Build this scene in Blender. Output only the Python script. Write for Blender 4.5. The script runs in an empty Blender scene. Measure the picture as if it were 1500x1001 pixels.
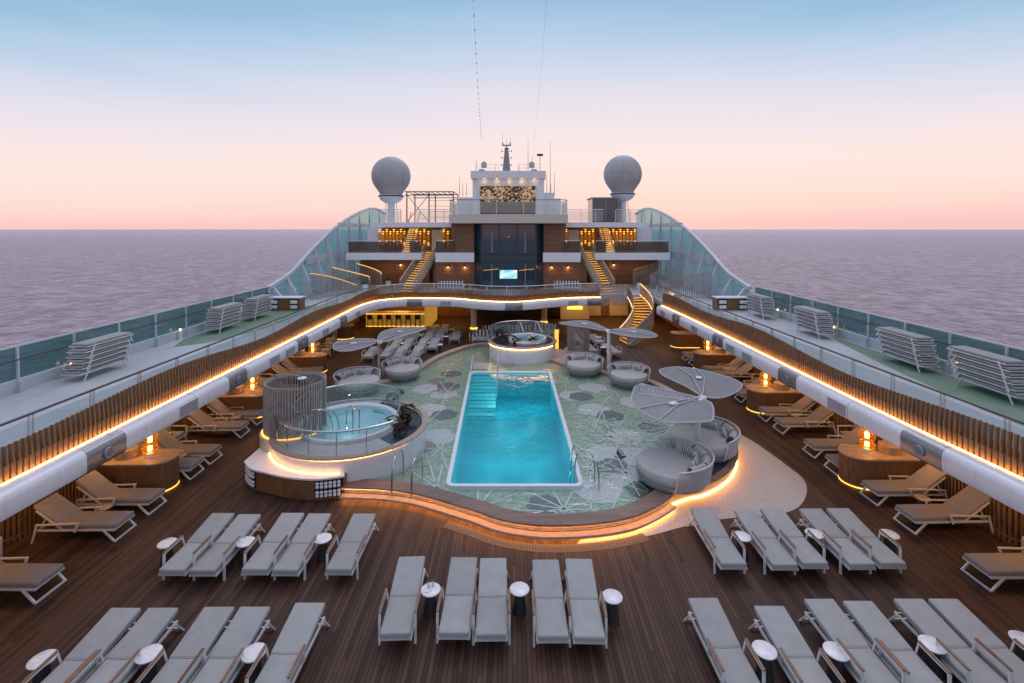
import bpy, bmesh, math, random
from mathutils import Vector, Matrix
from mathutils.geometry import tessellate_polygon
random.seed(7)
R = math.radians
SC = bpy.context.scene
COL = SC.collection
F, H, HY, CX = 708.0, 8.0, 336.0, 750.0

def at(px, py, z=0.0):            # ground position seen at a given height
    Y = F*(H-z)/(py-HY)
    return Vector(((px-CX)*Y/F, Y, z))
def up(px, py, Y):                # position at a given distance
    return Vector(((px-CX)*Y/F, Y, H-(py-HY)*Y/F))

# ------------------------------------------------------------------ materials
def new_mat(name):
    m = bpy.data.materials.new(name); m.use_nodes = True
    nt = m.node_tree
    return m, nt, nt.nodes, nt.links, nt.nodes['Principled BSDF']
def setc(s, c): s.default_value = (c[0], c[1], c[2], 1)
def mat(name, c, rough=.5, metal=0, var=.12, scale=6, bump=0, bscale=60, stretch=(1,1,1), emit=None, es=0, spec=.5, coat=0, rnd=0):
    m, nt, N, L, b = new_mat(name)
    tc = N.new('ShaderNodeTexCoord'); mp = N.new('ShaderNodeMapping'); mp.inputs['Scale'].default_value = stretch
    L.new(tc.outputs['Object'], mp.inputs[0])
    nz = N.new('ShaderNodeTexNoise'); nz.inputs['Scale'].default_value = scale; nz.inputs['Detail'].default_value = 5
    L.new(mp.outputs[0], nz.inputs['Vector'])
    cr = N.new('ShaderNodeValToRGB')
    if rnd:
        oi = N.new('ShaderNodeObjectInfo'); sv = N.new('ShaderNodeVectorMath'); sv.operation = 'SCALE'; sv.inputs[0].default_value = (37, 53, 29)
        L.new(oi.outputs['Random'], sv.inputs['Scale']); L.new(sv.outputs[0], mp.inputs['Location'])
    cr.color_ramp.elements[0].position = .3; cr.color_ramp.elements[1].position = .7
    cr.color_ramp.elements[0].color = tuple(x*(1-var) for x in c)+(1,)
    cr.color_ramp.elements[1].color = tuple(min(1, x*(1+var)) for x in c)+(1,)
    L.new(nz.outputs['Fac'], cr.inputs[0])
    if rnd:
        v2 = N.new('ShaderNodeVectorMath'); v2.operation = 'SCALE'; L.new(cr.outputs[0], v2.inputs[0])
        L.new(math_node(N, L, 'MULTIPLY_ADD', oi.outputs['Random'], rnd, 1-rnd/2), v2.inputs['Scale']); L.new(v2.outputs[0], b.inputs['Base Color'])
    else: L.new(cr.outputs[0], b.inputs['Base Color'])
    b.inputs['Roughness'].default_value = rough; b.inputs['Metallic'].default_value = metal
    b.inputs['Specular IOR Level'].default_value = spec; b.inputs['Coat Weight'].default_value = coat
    if bump:
        n2 = N.new('ShaderNodeTexNoise'); n2.inputs['Scale'].default_value = bscale; n2.inputs['Detail'].default_value = 3
        L.new(mp.outputs[0], n2.inputs['Vector'])
        bp = N.new('ShaderNodeBump'); bp.inputs['Strength'].default_value = bump; bp.inputs['Distance'].default_value = .02
        L.new(n2.outputs['Fac'], bp.inputs['Height']); L.new(bp.outputs[0], b.inputs['Normal'])
    if emit:
        setc(b.inputs['Emission Color'], emit); b.inputs['Emission Strength'].default_value = es
    return m
def emat(name, c, s):
    m, nt, N, L, b = new_mat(name)
    setc(b.inputs['Base Color'], c); setc(b.inputs['Emission Color'], c); b.inputs['Emission Strength'].default_value = s
    return m
def math_node(N, L, op, a, bb=None, c=None):
    n = N.new('ShaderNodeMath'); n.operation = op
    for i, v in enumerate((a, bb, c)):
        if v is None: continue
        if isinstance(v, (int, float)): n.inputs[i].default_value = v
        else: L.new(v, n.inputs[i])
    return n.outputs[0]
def mixc(N, L, f, a, b, mode='MIX'):
    n = N.new('ShaderNodeMix'); n.data_type = 'RGBA'; n.blend_type = mode
    for i, v in ((0, f), (6, a), (7, b)):
        if isinstance(v, (int, float)): n.inputs[i].default_value = v
        elif isinstance(v, tuple): n.inputs[i].default_value = v+(1,)
        else: L.new(v, n.inputs[i])
    return n.outputs[2]
def planks(name, c, w=.09, length=2.4, rough=.5, axis=0, seam=.12, var=.35):
    m, nt, N, L, b = new_mat(name)
    tc = N.new('ShaderNodeTexCoord'); sp = N.new('ShaderNodeSeparateXYZ'); L.new(tc.outputs['Object'], sp.inputs[0])
    a, o = (sp.outputs[0], sp.outputs[1]) if axis == 0 else (sp.outputs[1], sp.outputs[0])
    if axis == 2: a, o = sp.outputs[2], sp.outputs[0]
    u = math_node(N, L, 'DIVIDE', a, w); iu = math_node(N, L, 'FLOOR', u); fu = math_node(N, L, 'FRACT', u)
    wn = N.new('ShaderNodeTexWhiteNoise'); wn.noise_dimensions = '1D'; L.new(iu, wn.inputs['W'])
    v = math_node(N, L, 'ADD', math_node(N, L, 'DIVIDE', o, length), wn.outputs['Value'])
    iv = math_node(N, L, 'FLOOR', v); fv = math_node(N, L, 'FRACT', v)
    w2 = N.new('ShaderNodeTexWhiteNoise'); w2.noise_dimensions = '2D'
    cb = N.new('ShaderNodeCombineXYZ'); L.new(iu, cb.inputs[0]); L.new(iv, cb.inputs[1]); L.new(cb.outputs[0], w2.inputs['Vector'])
    mp = N.new('ShaderNodeMapping'); mp.inputs['Scale'].default_value = (30, 2, 4) if axis == 0 else ((2, 30, 4) if axis == 1 else (2, 2, 30))
    L.new(tc.outputs['Object'], mp.inputs[0])
    g = N.new('ShaderNodeTexNoise'); g.inputs['Scale'].default_value = 1; g.inputs['Detail'].default_value = 5; L.new(mp.outputs[0], g.inputs['Vector'])
    big = N.new('ShaderNodeTexNoise'); big.inputs['Scale'].default_value = .35; big.inputs['Detail'].default_value = 3; L.new(tc.outputs['Object'], big.inputs['Vector'])
    s = math_node(N, L, 'ADD', math_node(N, L, 'MULTIPLY', w2.outputs['Value'], var), math_node(N, L, 'MULTIPLY', g.outputs['Fac'], .5))
    s = math_node(N, L, 'ADD', s, math_node(N, L, 'MULTIPLY', big.outputs['Fac'], .5))
    s = math_node(N, L, 'ADD', s, .5-var/2)
    seamf = math_node(N, L, 'LESS_THAN', fu, seam)
    seam2 = math_node(N, L, 'LESS_THAN', fv, .004)
    sm = math_node(N, L, 'MAXIMUM', seamf, seam2)
    cc = N.new('ShaderNodeVectorMath'); cc.operation = 'SCALE'; cc.inputs[0].default_value = c; L.new(s, cc.inputs['Scale'])
    col = mixc(N, L, sm, cc.outputs[0], tuple(x*.28 for x in c))
    L.new(col, b.inputs['Base Color'])
    L.new(math_node(N, L, 'ADD', math_node(N, L, 'MULTIPLY', g.outputs['Fac'], .25), rough-.12), b.inputs['Roughness'])
    bp = N.new('ShaderNodeBump'); bp.inputs['Strength'].default_value = .35; bp.inputs['Distance'].default_value = .004
    L.new(math_node(N, L, 'SUBTRACT', 1, sm), bp.inputs['Height']); L.new(bp.outputs[0], b.inputs['Normal'])
    return m
def glass(name, tint, diff=None, dmix=0.0, refl=1.0):
    m, nt, N, L, b = new_mat(name); N.remove(b)
    out = N['Material Output']
    tr = N.new('ShaderNodeBsdfTransparent'); setc(tr.inputs[0], tint)
    gl = N.new('ShaderNodeBsdfGlossy'); gl.inputs['Roughness'].default_value = .02
    lw = N.new('ShaderNodeLayerWeight'); lw.inputs[0].default_value = .5
    mx = N.new('ShaderNodeMixShader')
    L.new(math_node(N, L, 'MULTIPLY_ADD', math_node(N, L, 'POWER', lw.outputs['Facing'], 4), .8*refl, .045*refl), mx.inputs[0])
    base = tr.outputs[0]
    if diff:
        df = N.new('ShaderNodeBsdfDiffuse'); setc(df.inputs[0], diff)
        m2 = N.new('ShaderNodeMixShader'); m2.inputs[0].default_value = dmix
        L.new(tr.outputs[0], m2.inputs[1]); L.new(df.outputs[0], m2.inputs[2]); base = m2.outputs[0]
    L.new(base, mx.inputs[1]); L.new(gl.outputs[0], mx.inputs[2]); L.new(mx.outputs[0], out.inputs[0])
    return m
def water(name, tint, scale, strength, body=None, bmix=0, dist=.05, detail=2.5, refl0=.05):
    m, nt, N, L, b = new_mat(name); N.remove(b); out = N['Material Output']
    tc = N.new('ShaderNodeTexCoord')
    n1 = N.new('ShaderNodeTexNoise'); n1.inputs['Scale'].default_value = scale; n1.inputs['Detail'].default_value = detail
    n1.inputs['Distortion'].default_value = .8
    L.new(tc.outputs['Object'], n1.inputs['Vector'])
    n2 = N.new('ShaderNodeTexNoise'); n2.inputs['Scale'].default_value = .5; L.new(tc.outputs['Object'], n2.inputs['Vector'])
    h = math_node(N, L, 'MULTIPLY', n1.outputs['Fac'], math_node(N, L, 'POWER', n2.outputs['Fac'], 1.3))
    bp = N.new('ShaderNodeBump'); bp.inputs['Strength'].default_value = strength; bp.inputs['Distance'].default_value = dist
    L.new(h, bp.inputs['Height'])
    tr = N.new('ShaderNodeBsdfTransparent'); setc(tr.inputs[0], tint)
    base = tr.outputs[0]
    if body:
        df = N.new('ShaderNodeBsdfDiffuse'); setc(df.inputs[0], body); L.new(bp.outputs[0], df.inputs['Normal'])
        m2 = N.new('ShaderNodeMixShader'); m2.inputs[0].default_value = bmix
        L.new(base, m2.inputs[1]); L.new(df.outputs[0], m2.inputs[2]); base = m2.outputs[0]
    gl = N.new('ShaderNodeBsdfGlossy'); gl.inputs['Roughness'].default_value = .04; L.new(bp.outputs[0], gl.inputs['Normal'])
    lw = N.new('ShaderNodeLayerWeight'); lw.inputs[0].default_value = .5; L.new(bp.outputs[0], lw.inputs['Normal'])
    mx = N.new('ShaderNodeMixShader'); L.new(math_node(N, L, 'MULTIPLY_ADD', math_node(N, L, 'POWER', lw.outputs['Facing'], 3.2), .42, refl0), mx.inputs[0])
    L.new(base, mx.inputs[1]); L.new(gl.outputs[0], mx.inputs[2]); L.new(mx.outputs[0], out.inputs[0])
    return m

WARM = (1, .47, .11)
M = {}
M['deck'] = planks('deck_planks', (.064, .034, .025), .09, 2.6, .6, seam=.15, var=.85)
M['deck'].node_tree.nodes['Principled BSDF'].inputs['Specular IOR Level'].default_value = .22
M['white'] = mat('white_paint', (.72, .74, .79), .42, var=.05, scale=2, bump=.05, bscale=15)
M['fascia'] = mat('white_fascia_paint', (.72, .74, .82), .3, var=.05, scale=.7)
def joints(m, d):
    nt = m.node_tree; N, L = nt.nodes, nt.links; b = N['Principled BSDF']
    tc = N.new('ShaderNodeTexCoord'); sp = N.new('ShaderNodeSeparateXYZ'); L.new(tc.outputs['Object'], sp.inputs[0])
    k = math_node(N, L, 'LESS_THAN', math_node(N, L, 'FRACT', math_node(N, L, 'DIVIDE', sp.outputs[1], d)), .007)
    src = b.inputs['Base Color'].links[0].from_socket
    n = N.new('ShaderNodeTexNoise'); n.inputs['Scale'].default_value = 3; n.inputs['Detail'].default_value = 6
    mp = N.new('ShaderNodeMapping'); mp.inputs['Scale'].default_value = (6, 6, .5); L.new(tc.outputs['Object'], mp.inputs[0]); L.new(mp.outputs[0], n.inputs['Vector'])
    g = mixc(N, L, math_node(N, L, 'MULTIPLY', math_node(N, L, 'POWER', n.outputs['Fac'], 3), .8), src, (.42, .4, .38))
    L.new(mixc(N, L, k, g, (.2, .2, .22)), b.inputs['Base Color'])
joints(M['fascia'], 2.93)
M['frame'] = mat('white_powder_coat', (.66, .65, .66), .4, var=.05)
M['cream'] = mat('cream_panel', (.58, .53, .46), .5, var=.08)
M['cushion'] = mat('grey_cushion_fabric', (.335, .34, .338), .95, var=.06, scale=4, bump=.55, bscale=9, rnd=.16, spec=.2)
M['cushion2'] = mat('soft_grey_fabric', (.43, .42, .41), .95, var=.07, scale=4, bump=.5, bscale=10, rnd=.1, spec=.2)
M['taupe'] = mat('taupe_cushion_fabric', (.28, .245, .25), .95, var=.07, scale=4, bump=.55, bscale=9, rnd=.14, spec=.2)
M['teak'] = mat('teak_wood', (.23, .12, .07), .5, var=.35, scale=9, stretch=(8, 1, 8))
M['slat'] = mat('brown_slat_wood', (.22, .12, .06), .5, var=.35, scale=5, stretch=(4, 4, .6))
M['slatgrey'] = mat('grey_slat_metal', (.34, .315, .3), .45, var=.2, scale=4)
M['walnut'] = planks('walnut_cladding', (.2, .095, .055), .16, 2.2, .5, axis=2, seam=.06)
M['deskwood'] = mat('desk_tambour_wood', (.2, .095, .04), .45, var=.4, scale=4, stretch=(9, 9, .4))
M['coping'] = planks('coping_wood', (.2, .13, .105), .13, 1.6, .5, axis=1, seam=.06)
M['copingl'] = mat('pale_wood_edge', (.36, .27, .23), .5, var=.2, scale=6)
M['marble'] = mat('white_marble', (.74, .74, .77), .25, var=.09, scale=14)
M['darkcone'] = mat('charcoal_metal', (.035, .036, .04), .45, var=.3)
M['black'] = mat('black_metal', (.012, .012, .014), .4, var=.3)
M['steel'] = mat('brushed_steel', (.5, .5, .5), .22, metal=1, var=.08)
M['steeldk'] = mat('perforated_steel', (.28, .28, .31), .35, metal=.8, var=.2, scale=30)
M['louvre'] = mat('pale_perforated_panel', (.33, .34, .4), .4, metal=.2, var=.1, scale=30)
M['handrail'] = mat('dark_wood_handrail', (.09, .045, .035), .35, var=.3)
M['tealglass'] = glass('teal_windscreen_glass', (.5, .7, .7), (.13, .27, .29), .24, .9)
M['archglass'] = glass('teal_arch_glass', (.42, .78, .78), (.15, .5, .5), .36, .35)
M['clear'] = glass('clear_glass', (.9, .94, .94), (.7, .75, .78), .07, 1.0)
M['smoke'] = glass('smoked_glass', (.5, .55, .58), (.05, .06, .07), .3, 1.0)
M['led'] = emat('led_strip', (1, .44, .1), 24)
M['leds'] = emat('led_dim', (1, .5, .16), 5)
M['led2'] = emat('led_soft', (1, .42, .1), 17)
M['ledg'] = emat('led_gold', (1, .48, .06), 2.4)
M['amber'] = emat('amber_glow', (1, .42, .04), 1.6)
M['bulb'] = emat('lamp_bulb', (1, .68, .25), 14)
M['amberglass'] = glass('amber_lamp_glass', (1, .72, .34), (.9, .45, .1), .18, .8)
M['navy'] = mat('navy_frame', (.02, .045, .065), .35, var=.2)
M['darkglass'] = mat('dark_facade_glass', (.02, .05, .075), .06, var=.3, scale=1, coat=.5)
M['bronze'] = mat('bronze_sculpture', (.06, .035, .02), .4, metal=.6, var=.5, scale=20, bump=.5, bscale=40)
M['darktile'] = mat('black_mosaic', (.02, .024, .035), .12, var=.6, scale=60, bump=.4, bscale=60)
M['tile'] = mat('pale_deck_tile', (.42, .41, .4), .5, var=.12, scale=8)
M['promenade'] = planks('pale_promenade_panels', (.44, .47, .5), 1.25, 2.6, .45, 0, .01, .08)
M['turf'] = mat('green_running_track', (.15, .235, .17), .7, var=.12, scale=2)
M['stone'] = mat('pale_pebble_mosaic', (.42, .39, .37), .55, var=.35, scale=26, bump=.3, bscale=40)
M['radome'] = mat('radome_shell', (.38, .38, .385), .5, var=.08, scale=1)
M['grey'] = mat('grey_paint', (.24, .25, .27), .5, var=.15)
M['canopyframe'] = mat('parasol_frame_paint', (.43, .44, .46), .45, var=.06)
M['canopy'] = mat('parasol_fabric', (.24, .245, .26), .75, var=.06, scale=3, bump=.15, bscale=120)
M['canopy'].node_tree.nodes['Principled BSDF'].inputs['Alpha'].default_value = .84
M['pillow'] = None
M['towel'] = mat('white_towels', (.75, .75, .8), .95, var=.12, scale=9, bump=.8, bscale=25)
M['leaf'] = mat('plant_leaf', (.05, .09, .03), .6, var=.4)
M['hull'] = mat('hull_paint', (.6, .62, .66), .4, var=.05)
M['arch'] = mat('shaded_white_arch_paint', (.5, .54, .6), .4, var=.08, scale=1)  # white paint set darker, dusk shade on inward faces put into the colour
M['shell'] = mat('tub_shell', (.7, .75, .78), .25, var=.04)
M['ropeback'] = mat('woven_rope', (.5, .5, .52), .8, var=.1, scale=20)

def striped():
    m, nt, N, L, b = new_mat('striped_pillow')
    tc = N.new('ShaderNodeTexCoord'); sp = N.new('ShaderNodeSeparateXYZ'); L.new(tc.outputs['Object'], sp.inputs[0])
    s = math_node(N, L, 'FRACT', math_node(N, L, 'MULTIPLY', math_node(N, L, 'ARCTAN2', sp.outputs[1], sp.outputs[0]), 8))
    k = math_node(N, L, 'LESS_THAN', s, .4)
    L.new(mixc(N, L, k, (.6, .6, .6), (.02, .06, .05)), b.inputs['Base Color']); b.inputs['Roughness'].default_value = .9
    return m
M['pillow'] = striped()
def stripes_z(name, c1, c2, f):
    m, nt, N, L, b = new_mat(name)
    tc = N.new('ShaderNodeTexCoord'); sp = N.new('ShaderNodeSeparateXYZ'); L.new(tc.outputs['Object'], sp.inputs[0])
    s = math_node(N, L, 'FRACT', math_node(N, L, 'MULTIPLY', sp.outputs[0], f))
    k = math_node(N, L, 'LESS_THAN', s, .5)
    L.new(mixc(N, L, k, c1, c2), b.inputs['Base Color']); b.inputs['Roughness'].default_value = .9
    return m
M['sofastripe'] = stripes_z('striped_sofa_fabric', (.6, .58, .55), (.05, .05, .05), 4)
def grid_mat():
    m, nt, N, L, b = new_mat('grating_wood')
    tc = N.new('ShaderNodeTexCoord'); sp = N.new('ShaderNodeSeparateXYZ'); L.new(tc.outputs['Object'], sp.inputs[0])
    a = math_node(N, L, 'LESS_THAN', math_node(N, L, 'FRACT', math_node(N, L, 'MULTIPLY', sp.outputs[0], 14)), .5)
    c = math_node(N, L, 'LESS_THAN', math_node(N, L, 'FRACT', math_node(N, L, 'MULTIPLY', sp.outputs[1], 14)), .5)
    k = math_node(N, L, 'MULTIPLY', a, c)
    L.new(mixc(N, L, k, (.13, .075, .05), (.02, .014, .01)), b.inputs['Base Color']); b.inputs['Roughness'].default_value = .6
    return m
M['grating'] = grid_mat()
def art_mat():
    m, nt, N, L, b = new_mat('leafy_mural')
    tc = N.new('ShaderNodeTexCoord')
    v = N.new('ShaderNodeTexVoronoi'); v.inputs['Scale'].default_value = 3.2; L.new(tc.outputs['Object'], v.inputs['Vector'])
    n = N.new('ShaderNodeTexNoise'); n.inputs['Scale'].default_value = 3.4; n.inputs['Detail'].default_value = 4; n.inputs['Distortion'].default_value = 1.5
    L.new(tc.outputs['Object'], n.inputs['Vector'])
    n2 = N.new('ShaderNodeTexNoise'); n2.inputs['Scale'].default_value = .8; L.new(tc.outputs['Object'], n2.inputs['Vector'])
    k = math_node(N, L, 'GREATER_THAN', math_node(N, L, 'ADD', math_node(N, L, 'MULTIPLY', n.outputs['Fac'], .8), math_node(N, L, 'MULTIPLY', n2.outputs['Fac'], .25)), .53)
    w = mixc(N, L, n2.outputs['Fac'], (.8, .42, .12), (.5, .36, .28))
    L.new(mixc(N, L, k, (.015, .025, .02), w), b.inputs['Base Color'])
    L.new(mixc(N, L, k, (0, 0, 0), w), b.inputs['Emission Color']); b.inputs['Emission Strength'].default_value = .35
    return m
M['art'] = art_mat()
def tv_mat():
    m, nt, N, L, b = new_mat('screen_picture')
    tc = N.new('ShaderNodeTexCoord')
    n = N.new('ShaderNodeTexNoise'); n.inputs['Scale'].default_value = 1.6; n.inputs['Distortion'].default_value = 1
    L.new(tc.outputs['Object'], n.inputs['Vector'])
    cr = N.new('ShaderNodeValToRGB'); e = cr.color_ramp.elements
    e[0].position = .35; e[0].color = (.0, .2, .35, 1); e[1].position = .68; e[1].color = (.8, .75, .55, 1)
    x = e.new(.5); x.color = (.05, .5, .5, 1)
    L.new(n.outputs['Fac'], cr.inputs[0]); L.new(cr.outputs[0], b.inputs['Emission Color']); b.inputs['Emission Strength'].default_value = 1.1
    return m
M['tv'] = tv_mat()
M['floorgreen'] = mat('sage_mosaic', (.29, .385, .29), .4, var=.34, scale=7, bump=.2, bscale=50)
M['hexdark'] = mat('charcoal_mosaic', (.11, .118, .118), .4, var=.3, scale=25)
M['hexlilac'] = mat('lilac_mosaic', (.58, .56, .6), .4, var=.2, scale=15)
M['hexbrown'] = mat('rose_mosaic', (.25, .2, .18), .4, var=.2, scale=15)
M['inlay'] = mat('white_inlay', (.68, .71, .67), .4, var=.15, scale=20)
M['pooltile'] = mat('turquoise_tile', (.02, .45, .53), .5, var=.16, scale=.7)
M['poolstep'] = mat('pale_turquoise_tile', (.6, .9, .9), .5, var=.1)
M['stepedge'] = mat('dark_step_edge', (.0, .05, .08), .5)
M['poolwater'] = water('pool_water', (.34, .86, .9), 2.4, .6, (.0, .5, .58), .2, .08, refl0=.05)
M['shallow'] = water('shallow_water', (.92, .97, .94), 2.6, 1.0, None, 0, .11, 3, refl0=.1)
M['tubwater'] = water('tub_water', (.75, .95, .97), 5, .6, (.25, .6, .65), .35, .03)
M['darkwater'] = water('dark_water', (.3, .33, .4), 7, .8, (.01, .012, .02), .5, .03)

# ------------------------------------------------------------------ mesh builder
OFF = {}
class MB:
    def __init__(s): s.bm = bmesh.new(); s.mats = [0]; s.mi = 0
    def face(s, vs):
        try:
            f = s.bm.faces.new(vs); f.material_index = s.mi; return f
        except ValueError: return None
    def box(s, c, size, rz=0, bevel=0, rx=0, ry=0, taper=None):
        sx, sy, sz = (a/2 for a in size)
        mt = Matrix.Translation(Vector(c)) @ Matrix.Rotation(rz, 4, 'Z') @ Matrix.Rotation(ry, 4, 'Y') @ Matrix.Rotation(rx, 4, 'X')
        t = taper or 1
        v = [s.bm.verts.new(mt @ Vector((x*sx*(t if z > 0 else 1), y*sy*(t if z > 0 else 1), z*sz))) for x, y, z in
             ((-1,-1,-1),(1,-1,-1),(1,1,-1),(-1,1,-1),(-1,-1,1),(1,-1,1),(1,1,1),(-1,1,1))]
        fs = [s.face([v[i] for i in q]) for q in ((0,3,2,1),(4,5,6,7),(0,1,5,4),(1,2,6,5),(2,3,7,6),(3,0,4,7))]
        if bevel:
            es = {e for f in fs for e in f.edges}
            bmesh.ops.bevel(s.bm, geom=list(es), offset=bevel, segments=3, affect='EDGES', profile=.5)
        return s
    def bar(s, a, b, w=.03, h=None):
        a = Vector(a); b = Vector(b); d = b-a; l = d.length
        if l < 1e-5: return s
        h = h or w
        q = d.to_track_quat('Y', 'Z').to_matrix().to_4x4()
        mt = Matrix.Translation((a+b)/2) @ q
        v = [s.bm.verts.new(mt @ Vector((x*w/2, y*l/2, z*h/2))) for x, y, z in
             ((-1,-1,-1),(1,-1,-1),(1,1,-1),(-1,1,-1),(-1,-1,1),(1,-1,1),(1,1,1),(-1,1,1))]
        for qd in ((0,3,2,1),(4,5,6,7),(0,1,5,4),(1,2,6,5),(2,3,7,6),(3,0,4,7)): s.face([v[i] for i in qd])
        return s
    def tube(s, pts, r, n=8, closed=False, rad=None):
        pts = [Vector(p) for p in pts]; rings = []; m = len(pts)
        for i, p in enumerate(pts):
            a = pts[(i-1) % m] if (closed or i > 0) else p
            b = pts[(i+1) % m] if (closed or i < m-1) else p
            d = (b-a).normalized()
            u = d.cross(Vector((0, 0, 1)))
            if u.length < .05: u = Vector((1, 0, 0))
            u.normalize(); w = u.cross(d)
            rr = rad[i] if rad else r
            rings.append([s.bm.verts.new(p + u*math.cos(2*math.pi*k/n)*rr + w*math.sin(2*math.pi*k/n)*rr) for k in range(n)])
        for i in range(m if closed else m-1):
            A, B = rings[i], rings[(i+1) % m]
            for k in range(n): s.face([A[k], A[(k+1) % n], B[(k+1) % n], B[k]])
        if not closed:
            s.face(rings[0][::-1]); s.face(rings[-1])
        return s
    def lathe(s, prof, c=(0, 0, 0), n=32, a0=0, a1=2*math.pi):
        c = Vector(c); full = abs(a1-a0-2*math.pi) < 1e-4; cols = []
        cnt = n if full else n+1
        for k in range(cnt):
            a = a0+(a1-a0)*k/n
            cols.append([s.bm.verts.new(c+Vector((r*math.cos(a), r*math.sin(a), z))) for r, z in prof])
        for k in range(n):
            A, B = cols[k], cols[(k+1) % cnt]
            for j in range(len(prof)-1):
                if prof[j][0] < 1e-6 and prof[j+1][0] < 1e-6: continue
                s.face([A[j], B[j], B[j+1], A[j+1]])
        return s
    def poly(s, pts, z0, z1=None):
        pts = [Vector((p[0], p[1], 0)) for p in pts]
        tr = tessellate_polygon([pts])
        top = [s.bm.verts.new((p.x, p.y, z1 if z1 is not None else z0)) for p in pts]
        for t in tr: s.face([top[i] for i in t])
        if z1 is not None:
            bot = [s.bm.verts.new((p.x, p.y, z0)) for p in pts]
            for t in tr: s.face([bot[i] for i in t][::-1])
            for i in range(len(pts)):
                j = (i+1) % len(pts); s.face([bot[i], bot[j], top[j], top[i]])
        return s
    def sweep(s, path, prof, closed=False, pclosed=True):
        nm = normals(path, closed); rings = []
        for i, p in enumerate(path):
            n = nm[i]
            pr = prof(i/(len(path)-1)) if callable(prof) else prof
            rings.append([s.bm.verts.new((p[0]+n[0]*o, p[1]+n[1]*o, z+(p[2] if len(p) > 2 else 0))) for o, z in pr])
        m = len(path); k = len(rings[0])
        for i in range(m if closed else m-1):
            A, B = rings[i], rings[(i+1) % m]
            for j in range(k if pclosed else k-1): s.face([A[j], B[j], B[(j+1) % k], A[(j+1) % k]])
        if not closed and pclosed and k > 2: s.face(rings[0]); s.face(rings[-1][::-1])
        return s
    def done(s, name, m, parent=None, smooth=False):
        off = OFF.get(parent.name, Vector()) if parent else Vector()
        if off.length: bmesh.ops.translate(s.bm, verts=s.bm.verts, vec=-off)
        bmesh.ops.recalc_face_normals(s.bm, faces=s.bm.faces)
        me = bpy.data.meshes.new(name); s.bm.to_mesh(me); s.bm.free()
        for x in (m if isinstance(m, (list, tuple)) else [m]): me.materials.append(x)
        if smooth:
            me.polygons.foreach_set('use_smooth', [True]*len(me.polygons))
            try: me.set_sharp_from_angle(angle=R(40))
            except Exception: pass
        o = bpy.data.objects.new(name, me); COL.objects.link(o)
        if parent: o.parent = parent; OFF[o.name] = off
        return o
def normals(path, closed=False):                  # right-hand normals with mitre
    m = len(path); out = []
    def seg(a, b):
        d = Vector((b[0]-a[0], b[1]-a[1])); d.normalize(); return Vector((d.y, -d.x))
    for i in range(m):
        n1 = seg(path[i-1], path[i]) if (i > 0 or closed) else None
        n2 = seg(path[i], path[(i+1) % m]) if (i < m-1 or closed) else None
        if n1 is None: n = n2
        elif n2 is None: n = n1
        else:
            n = n1+n2
            if n.length < 1e-4: n = n1
            n = n.normalized(); n = n/max(.6, n.dot(n1))
        out.append(n)
    return out
def offset(path, d, closed=False):
    n = normals(path, closed); return [(p[0]+n[i].x*d, p[1]+n[i].y*d) for i, p in enumerate(path)]
def crom(pts, n=6, closed=False):
    m = len(pts); out = []
    g = lambda i: Vector(pts[i % m]) if closed else Vector(pts[max(0, min(m-1, i))])
    for i in range(m if closed else m-1):
        a, b, c, d = g(i-1), g(i), g(i+1), g(i+2)
        for k in range(n):
            t = k/n
            out.append(.5*((2*b)+(c-a)*t+(2*a-5*b+4*c-d)*t*t+(3*b-a-3*c+d)*t**3))
    if not closed: out.append(Vector(pts[-1]))
    return out
def resample(path, step):
    path = [Vector(p[:2]) for p in path]; out = [path[0]]; need = step
    for a, b in zip(path, path[1:]):
        l = (b-a).length; pos = 0
        while l-pos >= need:
            pos += need; out.append(a+(b-a)*(pos/l)); need = step
        need -= (l-pos)
    return out
def thing(name, label, cat, loc=(0, 0, 0), group=None):
    o = bpy.data.objects.new(name, None); COL.objects.link(o); o.location = loc; o.empty_display_size = .2
    o['label'] = label; o['category'] = cat
    if group: o['group'] = group
    OFF[o.name] = Vector(loc); return o
def tag(o, label=None, cat=None, group=None, kind=None):
    if label: o['label'] = label
    if cat: o['category'] = cat
    if group: o['group'] = group
    if kind: o['kind'] = kind
    return o
def copy_tree(o, parent=None):
    c = o.copy(); COL.objects.link(c)
    if parent: c.parent = parent
    for ch in o.children: copy_tree(ch, c)
    return c
class Proto:
    """first use moves the original, later ones copy it"""
    def __init__(s, root): s.root = root; s.used = False
    def put(s, loc, rz=0, label=None, group=None, sc=None):
        o = copy_tree(s.root) if s.used else s.root
        s.used = True
        s.todo.append((o, loc, rz, label, group, sc)) if hasattr(s, 'todo') else None
        o.location = loc; o.rotation_euler = (0, 0, rz)
        if label: o['label'] = label
        if group: o['group'] = group
        return o
ORD = ['first', 'second', 'third', 'fourth', 'fifth', 'sixth', 'seventh', 'eighth', 'ninth', 'tenth', 'eleventh', 'twelfth', 'thirteenth', 'fourteenth', 'fifteenth', 'sixteenth', 'seventeenth', 'eighteenth', 'nineteenth', 'twentieth']

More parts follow.
